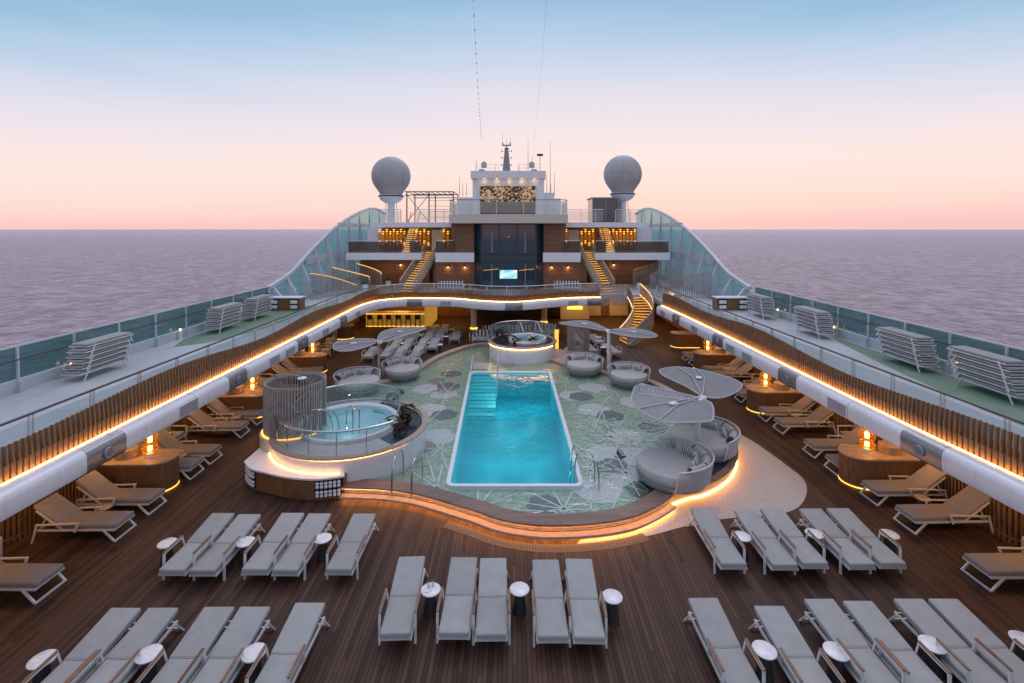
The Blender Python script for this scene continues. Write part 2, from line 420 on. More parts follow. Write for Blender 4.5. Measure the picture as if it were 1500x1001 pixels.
# ------------------------------------------------------------------ camera, world, sun
cam = bpy.data.cameras.new('camera'); co = bpy.data.objects.new('camera', cam); COL.objects.link(co)
cam.sensor_width = 36; cam.lens = 36*F/1500; cam.shift_y = -(500.5-HY)/1500; cam.clip_end = 200000; cam.clip_start = .1
co.location = (0, 0, H); co.rotation_euler = (R(90), 0, 0); SC.camera = co
SC.view_settings.view_transform = 'Standard'; SC.view_settings.look = 'None'; SC.view_settings.exposure = 0
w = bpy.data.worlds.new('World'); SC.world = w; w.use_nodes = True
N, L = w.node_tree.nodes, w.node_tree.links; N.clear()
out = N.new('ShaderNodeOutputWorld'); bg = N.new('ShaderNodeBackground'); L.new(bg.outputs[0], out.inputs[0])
tc = N.new('ShaderNodeTexCoord'); sp = N.new('ShaderNodeSeparateXYZ'); L.new(tc.outputs['Generated'], sp.inputs[0])
def srgb(r, g, b):
    f = lambda c: (c/255/12.92) if c/255 <= .04045 else ((c/255+.055)/1.055)**2.4
    return (f(r), f(g), f(b), 1)
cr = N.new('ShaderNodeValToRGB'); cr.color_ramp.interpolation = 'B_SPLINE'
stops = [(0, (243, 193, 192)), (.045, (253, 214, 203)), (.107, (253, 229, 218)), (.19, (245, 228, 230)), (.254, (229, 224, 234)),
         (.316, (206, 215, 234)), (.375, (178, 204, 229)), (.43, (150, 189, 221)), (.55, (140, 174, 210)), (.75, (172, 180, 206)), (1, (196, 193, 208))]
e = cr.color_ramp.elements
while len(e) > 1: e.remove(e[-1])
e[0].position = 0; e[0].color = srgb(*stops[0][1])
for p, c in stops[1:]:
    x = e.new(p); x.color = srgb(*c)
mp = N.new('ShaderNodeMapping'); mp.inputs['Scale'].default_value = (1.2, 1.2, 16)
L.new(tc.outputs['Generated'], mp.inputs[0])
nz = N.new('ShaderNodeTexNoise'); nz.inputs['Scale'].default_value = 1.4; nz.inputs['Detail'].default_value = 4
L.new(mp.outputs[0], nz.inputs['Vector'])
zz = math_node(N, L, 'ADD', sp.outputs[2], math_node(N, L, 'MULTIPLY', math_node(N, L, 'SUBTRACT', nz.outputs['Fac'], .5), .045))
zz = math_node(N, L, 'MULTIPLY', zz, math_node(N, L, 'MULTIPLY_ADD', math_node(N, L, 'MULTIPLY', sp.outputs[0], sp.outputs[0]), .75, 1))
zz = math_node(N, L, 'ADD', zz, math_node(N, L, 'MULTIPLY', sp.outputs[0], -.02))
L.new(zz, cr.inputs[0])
# the Nishita dusk sky underlies the pastel gradient
sky = N.new('ShaderNodeTexSky'); sky.sky_type = 'NISHITA'; sky.sun_disc = False; sky.sun_elevation = R(3); sky.sun_rotation = R(20)
sk = N.new('ShaderNodeVectorMath'); sk.operation = 'SCALE'; L.new(sky.outputs[0], sk.inputs[0]); sk.inputs['Scale'].default_value = .05
fin = mixc(N, L, .03, cr.outputs[0], sk.outputs[0])
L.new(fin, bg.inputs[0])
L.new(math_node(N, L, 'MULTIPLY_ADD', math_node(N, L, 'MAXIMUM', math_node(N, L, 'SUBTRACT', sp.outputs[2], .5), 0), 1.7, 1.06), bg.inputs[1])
sun = bpy.data.lights.new('sun', 'SUN'); sun.energy = .5; sun.angle = R(25); sun.color = (1, .86, .8)
so = bpy.data.objects.new('sun', sun); COL.objects.link(so); so.rotation_euler = (R(-35), R(10), 0)
def arealight(loc, sx, sy, en, color=WARM, rot=(0, 0, 0)):
    l = bpy.data.lights.new('ceiling_downlight', 'AREA'); l.shape = 'RECTANGLE'; l.size = sx; l.size_y = sy; l.energy = en; l.color = color
    o = bpy.data.objects.new('ceiling_downlight', l); COL.objects.link(o); o.location = loc; o.rotation_euler = rot; return o
def pointlight(loc, en, color=WARM, r=.06):
    l = bpy.data.lights.new('lamp_light', 'POINT'); l.energy = en; l.color = color; l.shadow_soft_size = r
    o = bpy.data.objects.new('lamp_light', l); COL.objects.link(o); o.location = loc; return o

# ------------------------------------------------------------------ sea and hull
def sea_mat():
    m, nt, N, L, b = new_mat('sea_water')
    b.inputs['Roughness'].default_value = .32; b.inputs['IOR'].default_value = 1.33
    tc = N.new('ShaderNodeTexCoord'); mp = N.new('ShaderNodeMapping'); mp.inputs['Scale'].default_value = (1, .75, 1)
    L.new(tc.outputs['Object'], mp.inputs[0])
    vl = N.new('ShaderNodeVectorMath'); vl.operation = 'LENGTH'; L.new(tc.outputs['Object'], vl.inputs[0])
    haze_tint = math_node(N, L, 'POWER', math_node(N, L, 'MINIMUM', math_node(N, L, 'DIVIDE', vl.outputs['Value'], 6000), 1), .7)  # distance haze painted into the sea colour, paler away from the ship
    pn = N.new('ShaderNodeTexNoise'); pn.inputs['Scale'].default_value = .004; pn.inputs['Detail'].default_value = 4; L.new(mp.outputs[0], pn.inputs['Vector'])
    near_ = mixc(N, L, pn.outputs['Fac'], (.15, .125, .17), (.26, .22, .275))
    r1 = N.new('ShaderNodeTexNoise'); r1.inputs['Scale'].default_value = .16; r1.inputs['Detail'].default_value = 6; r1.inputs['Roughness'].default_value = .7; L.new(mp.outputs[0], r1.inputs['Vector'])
    rc = N.new('ShaderNodeValToRGB'); rc.color_ramp.elements[0].position = .4; rc.color_ramp.elements[1].position = .62; rc.color_ramp.elements[0].color = (.5, .5, .55, 1); rc.color_ramp.elements[1].color = (1.6, 1.5, 1.5, 1)  # light and dark of the ripples painted into the colour
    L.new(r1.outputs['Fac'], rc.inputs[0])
    L.new(mixc(N, L, 1.0, mixc(N, L, haze_tint, near_, (.4, .33, .42)), rc.outputs[0], 'MULTIPLY'), b.inputs['Base Color'])
    hs = None
    for sc, a in ((.03, 1.4), (.12, 1.5), (.4, 1.2), (1.2, .5)):
        n = N.new('ShaderNodeTexNoise'); n.inputs['Scale'].default_value = sc; n.inputs['Detail'].default_value = 3; L.new(mp.outputs[0], n.inputs['Vector'])
        v = math_node(N, L, 'MULTIPLY', n.outputs['Fac'], a)
        hs = v if hs is None else math_node(N, L, 'ADD', hs, v)
    bp = N.new('ShaderNodeBump'); bp.inputs['Strength'].default_value = 1; bp.inputs['Distance'].default_value = 1.8
    L.new(hs, bp.inputs['Height']); L.new(bp.outputs[0], b.inputs['Normal'])
    return m
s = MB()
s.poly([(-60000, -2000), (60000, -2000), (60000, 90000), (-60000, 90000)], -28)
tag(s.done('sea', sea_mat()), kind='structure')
t = thing('ship_hull', 'white hull of the ship below the promenade decks', 'ship hull', (0, 25, -28))
s = MB()
s.box((-16.15, 28, -12.7), (.2, 76, 30.6)).box((16.15, 28, -12.7), (.2, 76, 30.6)).box((0, 66.1, -12.7), (32.1, .2, 30.6)).box((0, -9.9, -12.7), (32.1, .2, 30.6))
s.done('hull_plating', M['hull'], t)

# ------------------------------------------------------------------ decks
PX0, PX1 = -2.0, 2.12
pool = [at(653, 713, .3), at(855, 713, .3), at(806.5, 545, .3), at(688, 545, .3)]
s = MB()
xl, xr, y0, y1 = -2.7, 2.6, 14.2, 26.6
for a, b, c, d in ((-13.4, xl, -6, 45), (xr, 13.4, -6, 45), (xl, xr, -6, y0), (xl, xr, y1, 45)):
    s.poly([(a, c), (b, c), (b, d), (a, d)], 0)
tag(s.done('pool_deck', M['deck']), kind='structure')

FASL = crom([(-9.93, 3), (-9.93, 8), (-9.93, 14), (-9.93, 20), (-9.95, 27), (-9.95, 30.5), (-9.8, 32.3), (-9.4, 33.7), (-8.6, 34.5), (-7.4, 34.9), (-4.2, 34.8),
             (-2.8, 34.0), (-1.5, 33.4), (0, 33.2), (1.1, 33.5), (2.3, 34.2), (3.7, 34.9), (5, 35.3), (6.5, 35.4)], 7)
FASR = crom([(9.75, 31.6), (9.9, 28), (10, 23), (10.03, 18), (10.06, 12.75), (10.2, 9), (10.3, 3)], 7)
FASL = [(p[0], p[1]) for p in FASL]; FASR = [(p[0], p[1]) for p in FASR]
ZD = 2.78
inL = offset(FASL, -.02); inR = offset(FASR, -.02)
s = MB()
s.poly([(-16.05, 3)]+inL+[(7.1, 38.4), (7.1, 65), (-16.05, 65)], 2.42, ZD)
tag(s.done('promenade_deck', M['promenade']), kind='structure')
s = MB()
s.poly([(7.1, 65), (7.1, 38.4), (10.8, 38.4), (10.8, 31.6)]+inR+[(16.05, 3), (16.05, 65)], 2.42, ZD)
tag(s.done('promenade_deck', M['promenade']), kind='structure')
# green track bands
s = MB()
s.poly([(-15.6, 23), (-15.0, 21.4), (-14.0, 22.2), (-13.1, 24.5), (-12.9, 28), (-13.3, 33), (-15.6, 33)], ZD+.004)
tag(s.done('running_track', M['turf']), kind='structure')
s = MB()
s.poly([(15.6, 4), (15.6, 23.5), (15.1, 22.4), (14.6, 20), (14.1, 17.5), (13.6, 14), (13.4, 10), (13.4, 4)], ZD+.004)
tag(s.done('running_track', M['turf']), kind='structure')

# ------------------------------------------------------------------ gallery fascia, slats, rail
FPROF = [(0, 3.0), (.16, 2.985), (.25, 2.95), (.30, 2.88), (.31, 2.8), (.31, 2.54), (.28, 2.47), (.22, 2.44), (0, 2.44)]
def pt_at(path, test):
    return next(i for i, p in enumerate(path) if test(p))
def fascia(path, side, label, grilles):
    mid = path[len(path)//2]
    t = thing('gallery_fascia', label, 'fascia', (path[0][0], path[0][1], 2.4))
    s = MB(); s.sweep(path, FPROF); s.done('beam', M['fascia'], t, True)
    s = MB(); s.sweep(offset(path, -.04), [(0, 3.0), (.018, 3.003), (.018, 3.02), (0, 3.024)]); s.done('led_strip', M['led'], t)
    dense = resample(path, .05)
    for key, kind in grilles:
        i = min(range(len(dense)), key=lambda k: (dense[k]-Vector(key)).length)
        w = 11 if kind else 8
        seg = dense[max(0, i-w):i+w+1]
        g = MB(); g.sweep(seg, [(.12, 2.992), (.255, 2.958), (.31, 2.885), (.322, 2.8), (.322, 2.54), (.29, 2.462), (.2, 2.45), (.12, 2.45)] if kind else [(.29, 2.84), (.318, 2.84), (.318, 2.52), (.29, 2.52)])
        gp = g.done('grille_panel', M['steeldk' if kind else 'louvre'], t, True)
        if kind:
            n = normals([tuple(p) for p in dense])[i]; c = Vector((dense[i].x, dense[i].y, 2.69))
            g = MB(); d = Vector((n[0], n[1], 0)); a = c+d*.31; b = c+d*.37
            g.tube([a, b], .13, 20); g.done('speaker_cone', M['louvre'], gp, True)
            g = MB()
            tt = Vector((-d.y, d.x, 0))
            for ix in range(-2, 3):
                for iz in range(-2, 3):
                    if ix*ix+iz*iz > 5: continue
                    q = c+tt*ix*.042+Vector((0, 0, iz*.042)); g.tube([q+d*.36, q+d*.376], .014, 6)
            g.done('speaker_hole', M['black'], gp)
    return t
gl = [((-9.93, y), k) for y, k in ((8.6, 0), (11.5, 1), (14.4, 0), (17.0, 1), (19.6, 0), (21.0, 0), (22.3, 1), (25.0, 0), (27.7, 1), (30.3, 0))] + [((-7.0, 34.9), 1), ((-4.7, 34.9), 0), ((0.1, 33.2), 1), ((4.3, 35.1), 0), ((6.0, 35.4), 1)]
gr = [((10.0, y), k) for y, k in ((8.6, 0), (11.6, 1), (14.5, 0), (17.1, 1), (20, 0), (21.5, 0), (22.8, 1), (25.6, 0), (28.3, 1), (30.5, 0))]
fascia(FASL, 'left', 'white curved fascia beam with warm light line along the left gallery and across the front', gl)
fascia(FASR, 'right', 'white curved fascia beam with warm light line along the right gallery', gr)

def slatfence(path, label, step=.127, mat_='slat'):
    t = thing('slatted_balustrade', label, 'balustrade', (path[0][0], path[0][1], 2.78))
    ps = resample(path, step); nm = normals([tuple(p) for p in ps]); s = MB()
    d = 0
    for i, p in enumerate(ps):
        n = Vector((nm[i][0], nm[i][1], 0)); d += step
        top = 3.74+.11*math.sin(d*.62+.6)+.05*math.sin(d*.23)
        a = Vector((p.x, p.y, 2.95))-n*.13; m = Vector((p.x, p.y, 3.3))-n*.13; b = Vector((p.x, p.y, top))-n*.17
        s.bar(a, m, .05, .09); s.bar(m, b, .045, .085)
    s.done('slat_panel', M[mat_], t)
    s = MB(); s.sweep(path, [(-.2, 2.78), (-.06, 2.78), (-.06, 2.99), (-.2, 2.99)])
    s.sweep(path, [(-.33, 2.78), (-.31, 2.78), (-.31, 3.4), (-.33, 3.4)]); s.done('backing_board', M['slat'], t)
    return t
slatfence(FASL, 'brown timber slat balustrade rising behind the left and front gallery light line')
slatfence(FASR, 'brown timber slat balustrade rising behind the right gallery light line')

def rail(name, path, label, z0, z1, post=1.6, hand='handrail', postm='frame', r=.03, gz=(.1, .12), dbl=False, gm='clear', cat='railing', pw=.045):
    t = thing(name, label, cat, (path[0][0], path[0][1], z0))
    s = MB(); s.tube([(p[0], p[1], z1) for p in path], r, 8); s.done('handrail', M[hand], t, True)
    s = MB(); s.sweep(path, [(-.006, z0+gz[0]), (.006, z0+gz[0]), (.006, z1-gz[1]), (-.006, z1-gz[1])]); s.done('glass_panel', M[gm], t)
    ps = resample(path, post); nm = normals([tuple(p) for p in ps])
    for i, p in enumerate(ps):
        s = MB(); tv = Vector((-nm[i][1], nm[i][0], 0)).normalized()
        if dbl:
            s.bar((p.x+tv.x*.05, p.y+tv.y*.05, z0), (p.x+tv.x*.05, p.y+tv.y*.05, z1-.02), pw, .02); s.bar((p.x-tv.x*.05, p.y-tv.y*.05, z0), (p.x-tv.x*.05, p.y-tv.y*.05, z1-.02), pw, .02)
        else: s.bar((p.x, p.y, z0), (p.x, p.y, z1-.02), pw)
        s.done('post', M[postm], t)
    return t
RL = [(p[0], p[1]) for p in crom([(-10.95, 3), (-10.95, 12), (-10.95, 20), (-10.95, 30), (-10.9, 31.5), (-10.6, 33.6), (-9.9, 35.2)], 6)]
rail('glass_railing', RL, 'left promenade glass railing with dark wooden handrail', ZD, 3.8, 1.6, dbl=True, gm='clear')
RC = [(p[0], p[1]) for p in crom([(-9.9, 35.2), (-8.6, 36.4), (-7, 36.8), (-4.5, 36.8), (-3, 36.0), (-1.5, 35.2), (0.3, 35.1), (2, 35.6), (3.6, 36.5), (5, 36.9), (6.5, 37.0)], 6)]
rail('glass_railing', RC, 'white posted glass railing curving across the front gallery', ZD, 3.85, 1.5, hand='frame')
RR = [(p[0], p[1]) for p in crom([(10.9, 38), (10.9, 31), (10.95, 23), (11, 18), (11.05, 12), (11.2, 3)], 6)]
rail('glass_railing', RR, 'right promenade glass railing with dark wooden handrail', ZD, 3.8, 1.6, dbl=True)

# ------------------------------------------------------------------ outer windscreens with bulwark
def windscreen(sx, label):
    X = 15.95*sx
    t = thing('windscreen_fence', label, 'windscreen', (X, 18, ZD))
    s = MB(); s.box((X, 17.4, ZD+.19), (.22, 28.6, .38)); s.done('bulwark', M['arch'], t)
    s = MB(); s.box((X, 17.4, 3.7), (.02, 28.6, 1.04)); s.done('glass_panel', M['tealglass'], t)
    s = MB(); s.box((X, 17.4, 4.24), (.08, 28.6, .05)); s.done('top_rail', M['arch'], t)
    s = MB(); s.tube([(X-.12*sx, 3.1, 3.82), (X-.12*sx, 31.7, 3.82)], .025, 8); s.done('mid_rail', M['handrail'], t, True)
    for k in range(15):
        y = 3.5+k*2.0; s = MB()
        s.bar((X-.13*sx, y, ZD), (X-.08*sx, y, 4.22), .065, .06)
        s.box((X-.17*sx, y, ZD+.18), (.14, .1, .36)); s.done('post', M['arch'], t)
windscreen(-1, 'green glass windscreen with white posts along the left edge of the ship')
windscreen(1, 'green glass windscreen with white posts along the right edge of the ship')
g_lamp = None
for k, (x, y, lab) in enumerate(((-15.72, 17.2, 'small warm deck light on left bulwark behind nearest stack'), (-15.72, 22.9, 'small warm deck light on left bulwark between the stacks'),
                  (-15.72, 28.9, 'small warm deck light on left bulwark by the farthest stack'), (15.72, 17.1, 'small warm deck light on right bulwark between near stacks'),
                  (15.72, 23.6, 'small warm deck light on right bulwark behind the second far stack'), (15.72, 28.6, 'small warm deck light on right bulwark by the farthest stack'))):
    t = thing('deck_light', lab, 'deck light', (x, y, ZD), group='deck lights on the bulwarks')
    s = MB(); s.box((x, y, ZD+.2), (.1, .12, .4)); s.done('housing', M['white'], t)
    s = MB(); s.box((x, y, ZD+.46), (.06, .07, .1), bevel=.01); s.done('lamp_lens', M['leds'], t)

# ------------------------------------------------------------------ loungers
def build_flat():
    t = thing('sun_lounger', 'x', 'sun lounger')
    w = .29
    s = MB()
    for sx in (-1, 1):
        s.bar((sx*w, .02, .27), (sx*w, 1.9, .27), .035, .05)
        s.bar((sx*(w-.03), .94, .3), (sx*(w-.03), 1.9, .41), .025, .03)
    for y in (.04, .7, .96, 1.88): s.bar((-w, y, .265), (w, y, .265), .03, .03)
    s.done('frame', M['frame'], t)
    for sx in (-1, 1):
        s = MB(); s.bar((sx*.345, .25, 0), (sx*.345, .25, .6), .042, .04); s.done('leg', M['frame'], t)
        s = MB(); s.bar((sx*.3, 1.84, .26), (sx*.34, 2.02, 0), .04, .035); s.done('leg', M['frame'], t)
        s = MB(); s.bar((sx*.345, .25, .59), (sx*.345, .86, .58), .038, .03); s.bar((sx*.345, .86, .59), (sx*.31, .92, .27), .03, .03)
        s.bar((sx*.345, .25, .3), (sx*.29, .25, .28), .03, .03); s.done('arm_frame', M['frame'], t)
        s = MB(); s.box((sx*.345, .545, .62), (.048, .64, .025), bevel=.006); s.done('armrest', M['teak'], t)
    s = MB(); s.bar((-.33, 1.99, .06), (.33, 1.99, .06), .03); s.done('stretcher', M['frame'], t)
    s = MB(); s.box((0, .46, .35), (.585, .92, .12), bevel=.03); s.done('seat_cushion', M['cushion'], t, True)
    s = MB(); s.box((0, 1.435, .425), (.6, 1.02, .115), bevel=.03, rx=R(6.5)); s.done('back_cushion', M['cushion'], t, True)
    s = MB(); s.tube([(-.285, 0.02, .31), (-.285, .0, .315), (.285, .0, .315), (.285, .02, .31)], .006, 5); s.done('piping', M['cushion2'], t); s = MB(); s.tube([(-.29, .925, .395), (0, .925, .405), (.29, .925, .395)], .009, 5); s.done('hinge_seam', M['cushion2'], t)
    return Proto(t)
flat = build_flat()
def build_recline():
    t = thing('sun_lounger', 'x', 'sun lounger')
    w = .32
    s = MB()
    for sx in (-1, 1):
        s.bar((sx*w, .02, .3), (sx*w, 2.0, .3), .035, .045)
        s.bar((sx*w, 1.35, .31), (sx*w, 2.02, .8), .03, .04)
        s.bar((sx*w, 1.95, .3), (sx*w, 1.78, .58), .022, .022)
    for y in (.04, .7, 1.34, 1.98): s.bar((-w, y, .295), (w, y, .295), .03, .03)
    s.done('frame', M['frame'], t)
    for sx in (-1, 1):
        s = MB(); s.bar((sx*.34, .3, .3), (sx*.34, .0, 0), .04, .04); s.done('leg', M['frame'], t)
        s = MB(); s.bar((sx*.35, 1.98, .42), (sx*.37, 2.08, 0), .04, .04); s.done('leg', M['frame'], t)
        s = MB(); s.bar((sx*.37, 1.0, .28), (sx*.37, .92, .5), .035, .05); s.bar((sx*.37, .9, .5), (sx*.37, 1.99, .46), .04, .03); s.done('armrest', M['frame'], t)
    s = MB(); s.bar((-.36, .01, .02), (.36, .01, .02), .035); s.done('stretcher', M['frame'], t)
    s = MB(); s.box((0, .68, .375), (.63, 1.34, .11), bevel=.028); s.done('seat_cushion', M['taupe'], t, True)
    s = MB(); s.box((0, 1.72, .64), (.63, .95, .1), bevel=.028, rx=R(36)); s.done('back_cushion', M['taupe'], t, True)
    return Proto(t)
recl = build_recline()

def lay(xs, ys, fmt, group, rz=None, proto=flat, jit=.012):
    n = len(xs)
    for i, (x, y) in enumerate(zip(xs, ys)):
        o = proto.put((x, y, 0), (rz[i] if rz else 0)+random.uniform(-jit, jit), fmt.format(o=ORD[i]), group)
lay([-7.6, -6.9, -5.76, -5.07, -3.88], [10.78, 10.76, 10.8, 10.77, 10.8], 'grey lounger, {o} from left in the row of five before the towel cabinet', 'loungers in the row before the towel cabinet')
lay([-2.2, -1.1, -.39, .77, 1.45], [9.08, 9.1, 9.06, 9.02, 9.0], 'grey flat lounger, {o} from the left in the centre row of five', 'loungers in the centre row', rz=[R(2.5), R(.3), R(1), R(1), R(-1.5)])
lay([5.05, 6.2, 6.92, 7.97, 8.69], [10.98, 10.95, 11.0, 10.97, 11.0], 'grey lounger, {o} from left in the row of five before the stone path', 'loungers in the row before the stone path')
lay([-7.62, -6.88, -5.77, -5.08, -4.03], [7.6, 7.62, 7.64, 7.64, 7.72], 'grey flat lounger, {o} from the left in the bottom left foreground row', 'loungers in the bottom left row')
lay([3.88, 5.07, 6.22, 6.94, 8.0, 8.7], [7.85, 7.65, 7.85, 7.8, 7.85, 7.85], 'grey flat lounger, {o} from the left in the bottom right foreground row', 'loungers in the bottom right row')
# far left block
for (yy, xs, nm_) in ((28.9, (-8.7, -7.7, -6.9, -5.9), 'nearest'), (31.1, (-7.7, -6.95, -5.95, -5.2), 'second'), (33.6, (-7.7, -7.0, -5.95, -5.2, -4.05), 'third'), (36.0, (-6.0, -5.2), 'farthest')):
    lay(xs, [yy+random.uniform(-.05, .05) for _ in xs], 'small grey lounger in the block before the bar, '+nm_+' row, {o} from the left', 'loungers in the block before the bar')
lay([5.15, 6.0, 6.55, 5.4, 4.6], [30.3, 32.6, 29.8, 33.6, 33.0], 'grey lounger behind the far right daybeds, {o} of five by the spiral stair', 'loungers near the spiral stair', rz=[R(12), R(10), R(14), R(6), R(8)])

# side loungers under the galleries (feet towards the pool)
ly = [10.65, 12.7, 13.85, 15.75, 16.75, 18.85, 20.05, 22.2, 23.3, 25.3, 26.4]
for i, y in enumerate(ly):
    x = -10.15-(.1 if y > 15 else 0)-(.15 if y > 18 else 0)
    recl.put((x, y, 0), R(90)+random.uniform(-.03, .03), 'taupe reclined lounger under the left gallery, %s from the camera' % ORD[i], 'taupe loungers under the left gallery')
ry = [11.0, 13.0, 14.3, 16.0, 17.2, 19.2, 20.4, 22.6, 23.6, 25.6, 26.6, 28.6, 29.7]
for i, y in enumerate(ry):
    recl.put((10.55, y, 0), R(-90)+random.uniform(-.03, .03), 'taupe reclined lounger under the right gallery, %s from the camera' % ORD[i], 'taupe loungers under the right gallery')

# stacked loungers on the promenades
def build_stacked():
    t = thing('sun_lounger', 'x', 'sun lounger')
    s = MB()
    for sx in (-1, 1): s.bar((sx*.33, -1.0, .25), (sx*.33, 1.0, .25), .03, .035)
    for y in (-.98, -.3, .3, .98): s.bar((-.32, y, .24), (.32, y, .24), .025)
    s.done('frame', M['frame'], t)
    for sx in (-1, 1):
        for y, d in ((-.72, -.16), (.78, .14)):
            s = MB(); s.bar((sx*.36, y, .3), (sx*.36, y+d, 0), .035, .03); s.done('leg', M['frame'], t)
    s = MB(); s.box((0, 0, .31), (.57, 1.96, .075), bevel=.02); s.done('mattress', M['cushion'], t, True)
    return Proto(t)
stk = build_stacked()
for sx, name, cen in ((-1, 'left', [(-15.0, 17.6), (-15.0, 25.2), (-14.95, 28.4)]), (1, 'right', [(15.2, 15.4), (15.15, 18.6), (14.95, 24.0), (14.9, 29.0)])):
    for j, (x, y) in enumerate(cen):
        for k in range(6):
            stk.put((x+random.uniform(-.012, .012), y+(k*.055 if k % 2 else k*.05-.02)-.15, ZD+.01+k*.178), random.uniform(-.012, .012)+(0 if sx < 0 else math.pi),
                    'white framed lounger, %s from the bottom of the %s promenade stack %s' % (ORD[k], name, ['nearest the camera', 'second from the camera', 'third from the camera', 'farthest from the camera'][j]),
                    'loungers stacked on the promenades')

# side tables
def build_table(r=.205, h=.5, top='marble', base='darkcone', cat='side table', name='side_table', taper=(.15, .09)):
    t = thing(name, 'x', cat)
    s = MB(); s.lathe([(0, h-.035), (r-.01, h-.035), (r, h-.02), (r, h-.008), (r-.01, h), (0, h)], n=36); s.done('table_top', M[top], t, True)
    s = MB(); s.lathe([(0, 0), (taper[0], 0), (taper[1], h-.036), (0, h-.036)], n=24); s.done('base', M[base], t, True)
    return Proto(t)
tab = build_table()
tl = [(245, 795, 'beside the leftmost lounger of the row before the towel cabinet'), (360, 793, 'between second and third loungers before the towel cabinet'), (473, 788, 'between fourth and fifth loungers before the towel cabinet'),
      (62, 965, 'at the left edge of the bottom left foreground row'), (218, 957, 'between second and third loungers of the bottom left row'), (372, 955, 'between fourth and fifth loungers of the bottom left row'),
      (631, 863, 'with glasses on it in the centre row'), (761, 862, 'between the third and fourth loungers of the centre row'), (897, 873, 'at the right end of the centre row'),
      (1087, 785, 'between first and second loungers before the stone path'), (1193, 781, 'between third and fourth loungers before the stone path'), (1303, 782, 'at the right end of the row before the stone path'),
      (1120, 951, 'between first and second loungers of the bottom right row'), (1225, 953, 'between second and third loungers of the bottom right row'), (1366, 943, 'between fourth and fifth loungers of the bottom right row'), (1500, 936, 'at the right edge of the bottom right row')]
for px, py, lab in tl:
    p = at(px, py, .5); tab.put((p.x, p.y, 0), 0, 'round white marble side table '+lab, 'white side tables among the loungers')
tab2 = build_table(.2, .42, 'copingl', 'darkcone', taper=(.13, .1))
for i, (sx, y) in enumerate(((-1, 13.2), (-1, 19.5), (-1, 16.25), (-1, 22.8), (1, 13.65), (1, 16.6), (1, 19.8), (1, 23.1), (1, 26.1))):
    tab2.put((sx*(11.15 if sx < 0 else 11.6), y, 0), 0, 'small round wooden side table under the %s gallery, %s from the camera' % (('left', ORD[(0, 2, 1, 3)[i]]) if sx < 0 else ('right', ORD[i-4])), 'wooden side tables under the galleries')
for i, (x, y) in enumerate(((-7.3, 31.9), (-6.45, 34.4), (-5.6, 32.0), (-4.65, 33.9), (-4.7, 31.5), (-4.5, 36.3), (5.8, 30.8), (6.0, 33.6))):
    tab.put((x, y, 0), 0, 'small white round table %s' % ['in the bar-side lounger block, leftmost', 'in the bar-side block between the third row pairs', 'in the bar-side block between the second row pairs', 'beside the single lounger before the bar', 'at the right edge of the second row before the bar', 'at the far right corner of the bar-side block', 'between the near loungers by the spiral stair', 'among the far loungers by the spiral stair'][i], 'white round tables at the far end')
# glasses on the centre table
p = at(631, 863, .5)
for i, (dx, dy) in enumerate(((.03, .08), (-.05, .05))):
    t = thing('drinking_glass', 'small clear drinking glass on the centre row table, ' + ('right one' if i == 0 else 'left one'), 'glass', (p.x+dx, p.y+dy, .5))
    s = MB(); s.lathe([(.0, .502), (.028, .502), (.034, .62), (.031, .62), (.025, .51), (0, .51)], (p.x+dx, p.y+dy, 0), 16); s.done('bowl', M['clear'], t, True)
s = MB(); s.box((p.x-.05, p.y-.06, .508), (.12, .08, .012), rz=.5, bevel=.003)
tag(s.done('folded_napkin', M['towel']), 'folded white napkin on the centre row side table', 'napkin')

# ------------------------------------------------------------------ raised splash pool
front = [(500, 714), (540, 715), (570, 717), (605, 722), (640, 731), (670, 740), (697, 748), (735, 761), (784, 768.5), (830, 769), (883, 765), (925, 757), (954, 745), (975, 733), (990, 722), (1010, 715), (1029, 711), (1050, 702), (1068, 690), (1078, 677), (1082, 663), (1078, 645), (1066, 628)]
back = [(1040, 606), (1010, 586), (985, 570), (960, 558), (935, 550), (905, 547), (880, 541), (852, 535), (828, 530), (810, 524), (765, 515), (716, 502), (690, 504), (670, 509), (650, 516), (632, 524), (614, 535), (600, 543), (586, 548), (570, 553), (550, 559), (530, 566), (508, 575)]
drum = [(486, 600), (478, 650), (486, 700)]
ZC = .38
fr = [(v.x, v.y) for v in crom([at(a, b, ZC).xy for a, b in front], 4)]
bk = [(v.x, v.y) for v in crom([at(a, b, ZC).xy for a, b in back], 4)]
dr = [tuple(at(a, b, ZC).xy) for a, b in drum]
outer = fr+bk+dr          # anticlockwise
inner_fr = offset(fr, -.52); inner_bk = offset(bk, -.42)
T = thing('splash_pool', 'shallow patterned splash pool with wooden edge and warm light around it', 'splash pool', (0, 20, 0))
s = MB()
floor = [(v[0], v[1]) for v in offset(outer, -.06, True)]
hole = [(p.x, p.y) for p in pool]
def poly_with_hole(mb, outer_, hole_, z):
    A = [Vector((p[0], p[1], z)) for p in outer_]; B = [Vector((p[0], p[1], z)) for p in hole_]
    tr = tessellate_polygon([A, B]); vs = [mb.bm.verts.new(v) for v in A+B]
    for t_ in tr: mb.face([vs[i] for i in t_])
rimo = hole
poly_with_hole(s, floor, hole, .2)
def inpoly(x, y, P):
    c = False
    for i in range(len(P)):
        a, b = P[i], P[i-1]
        if (a[1] > y) != (b[1] > y) and x < (b[0]-a[0])*(y-a[1])/(b[1]-a[1])+a[0]: c = not c
    return c
innerfloor = offset(outer, -.6, True)
big_hole = [(-2.75, 13.9), (2.45, 13.9), (2.45, 26.6), (-2.75, 26.6)]
hole_pad = offset(hole, .08, True) if False else hole
def okpt(x, y): return inpoly(x, y, floor) and not inpoly(x, y, hole)
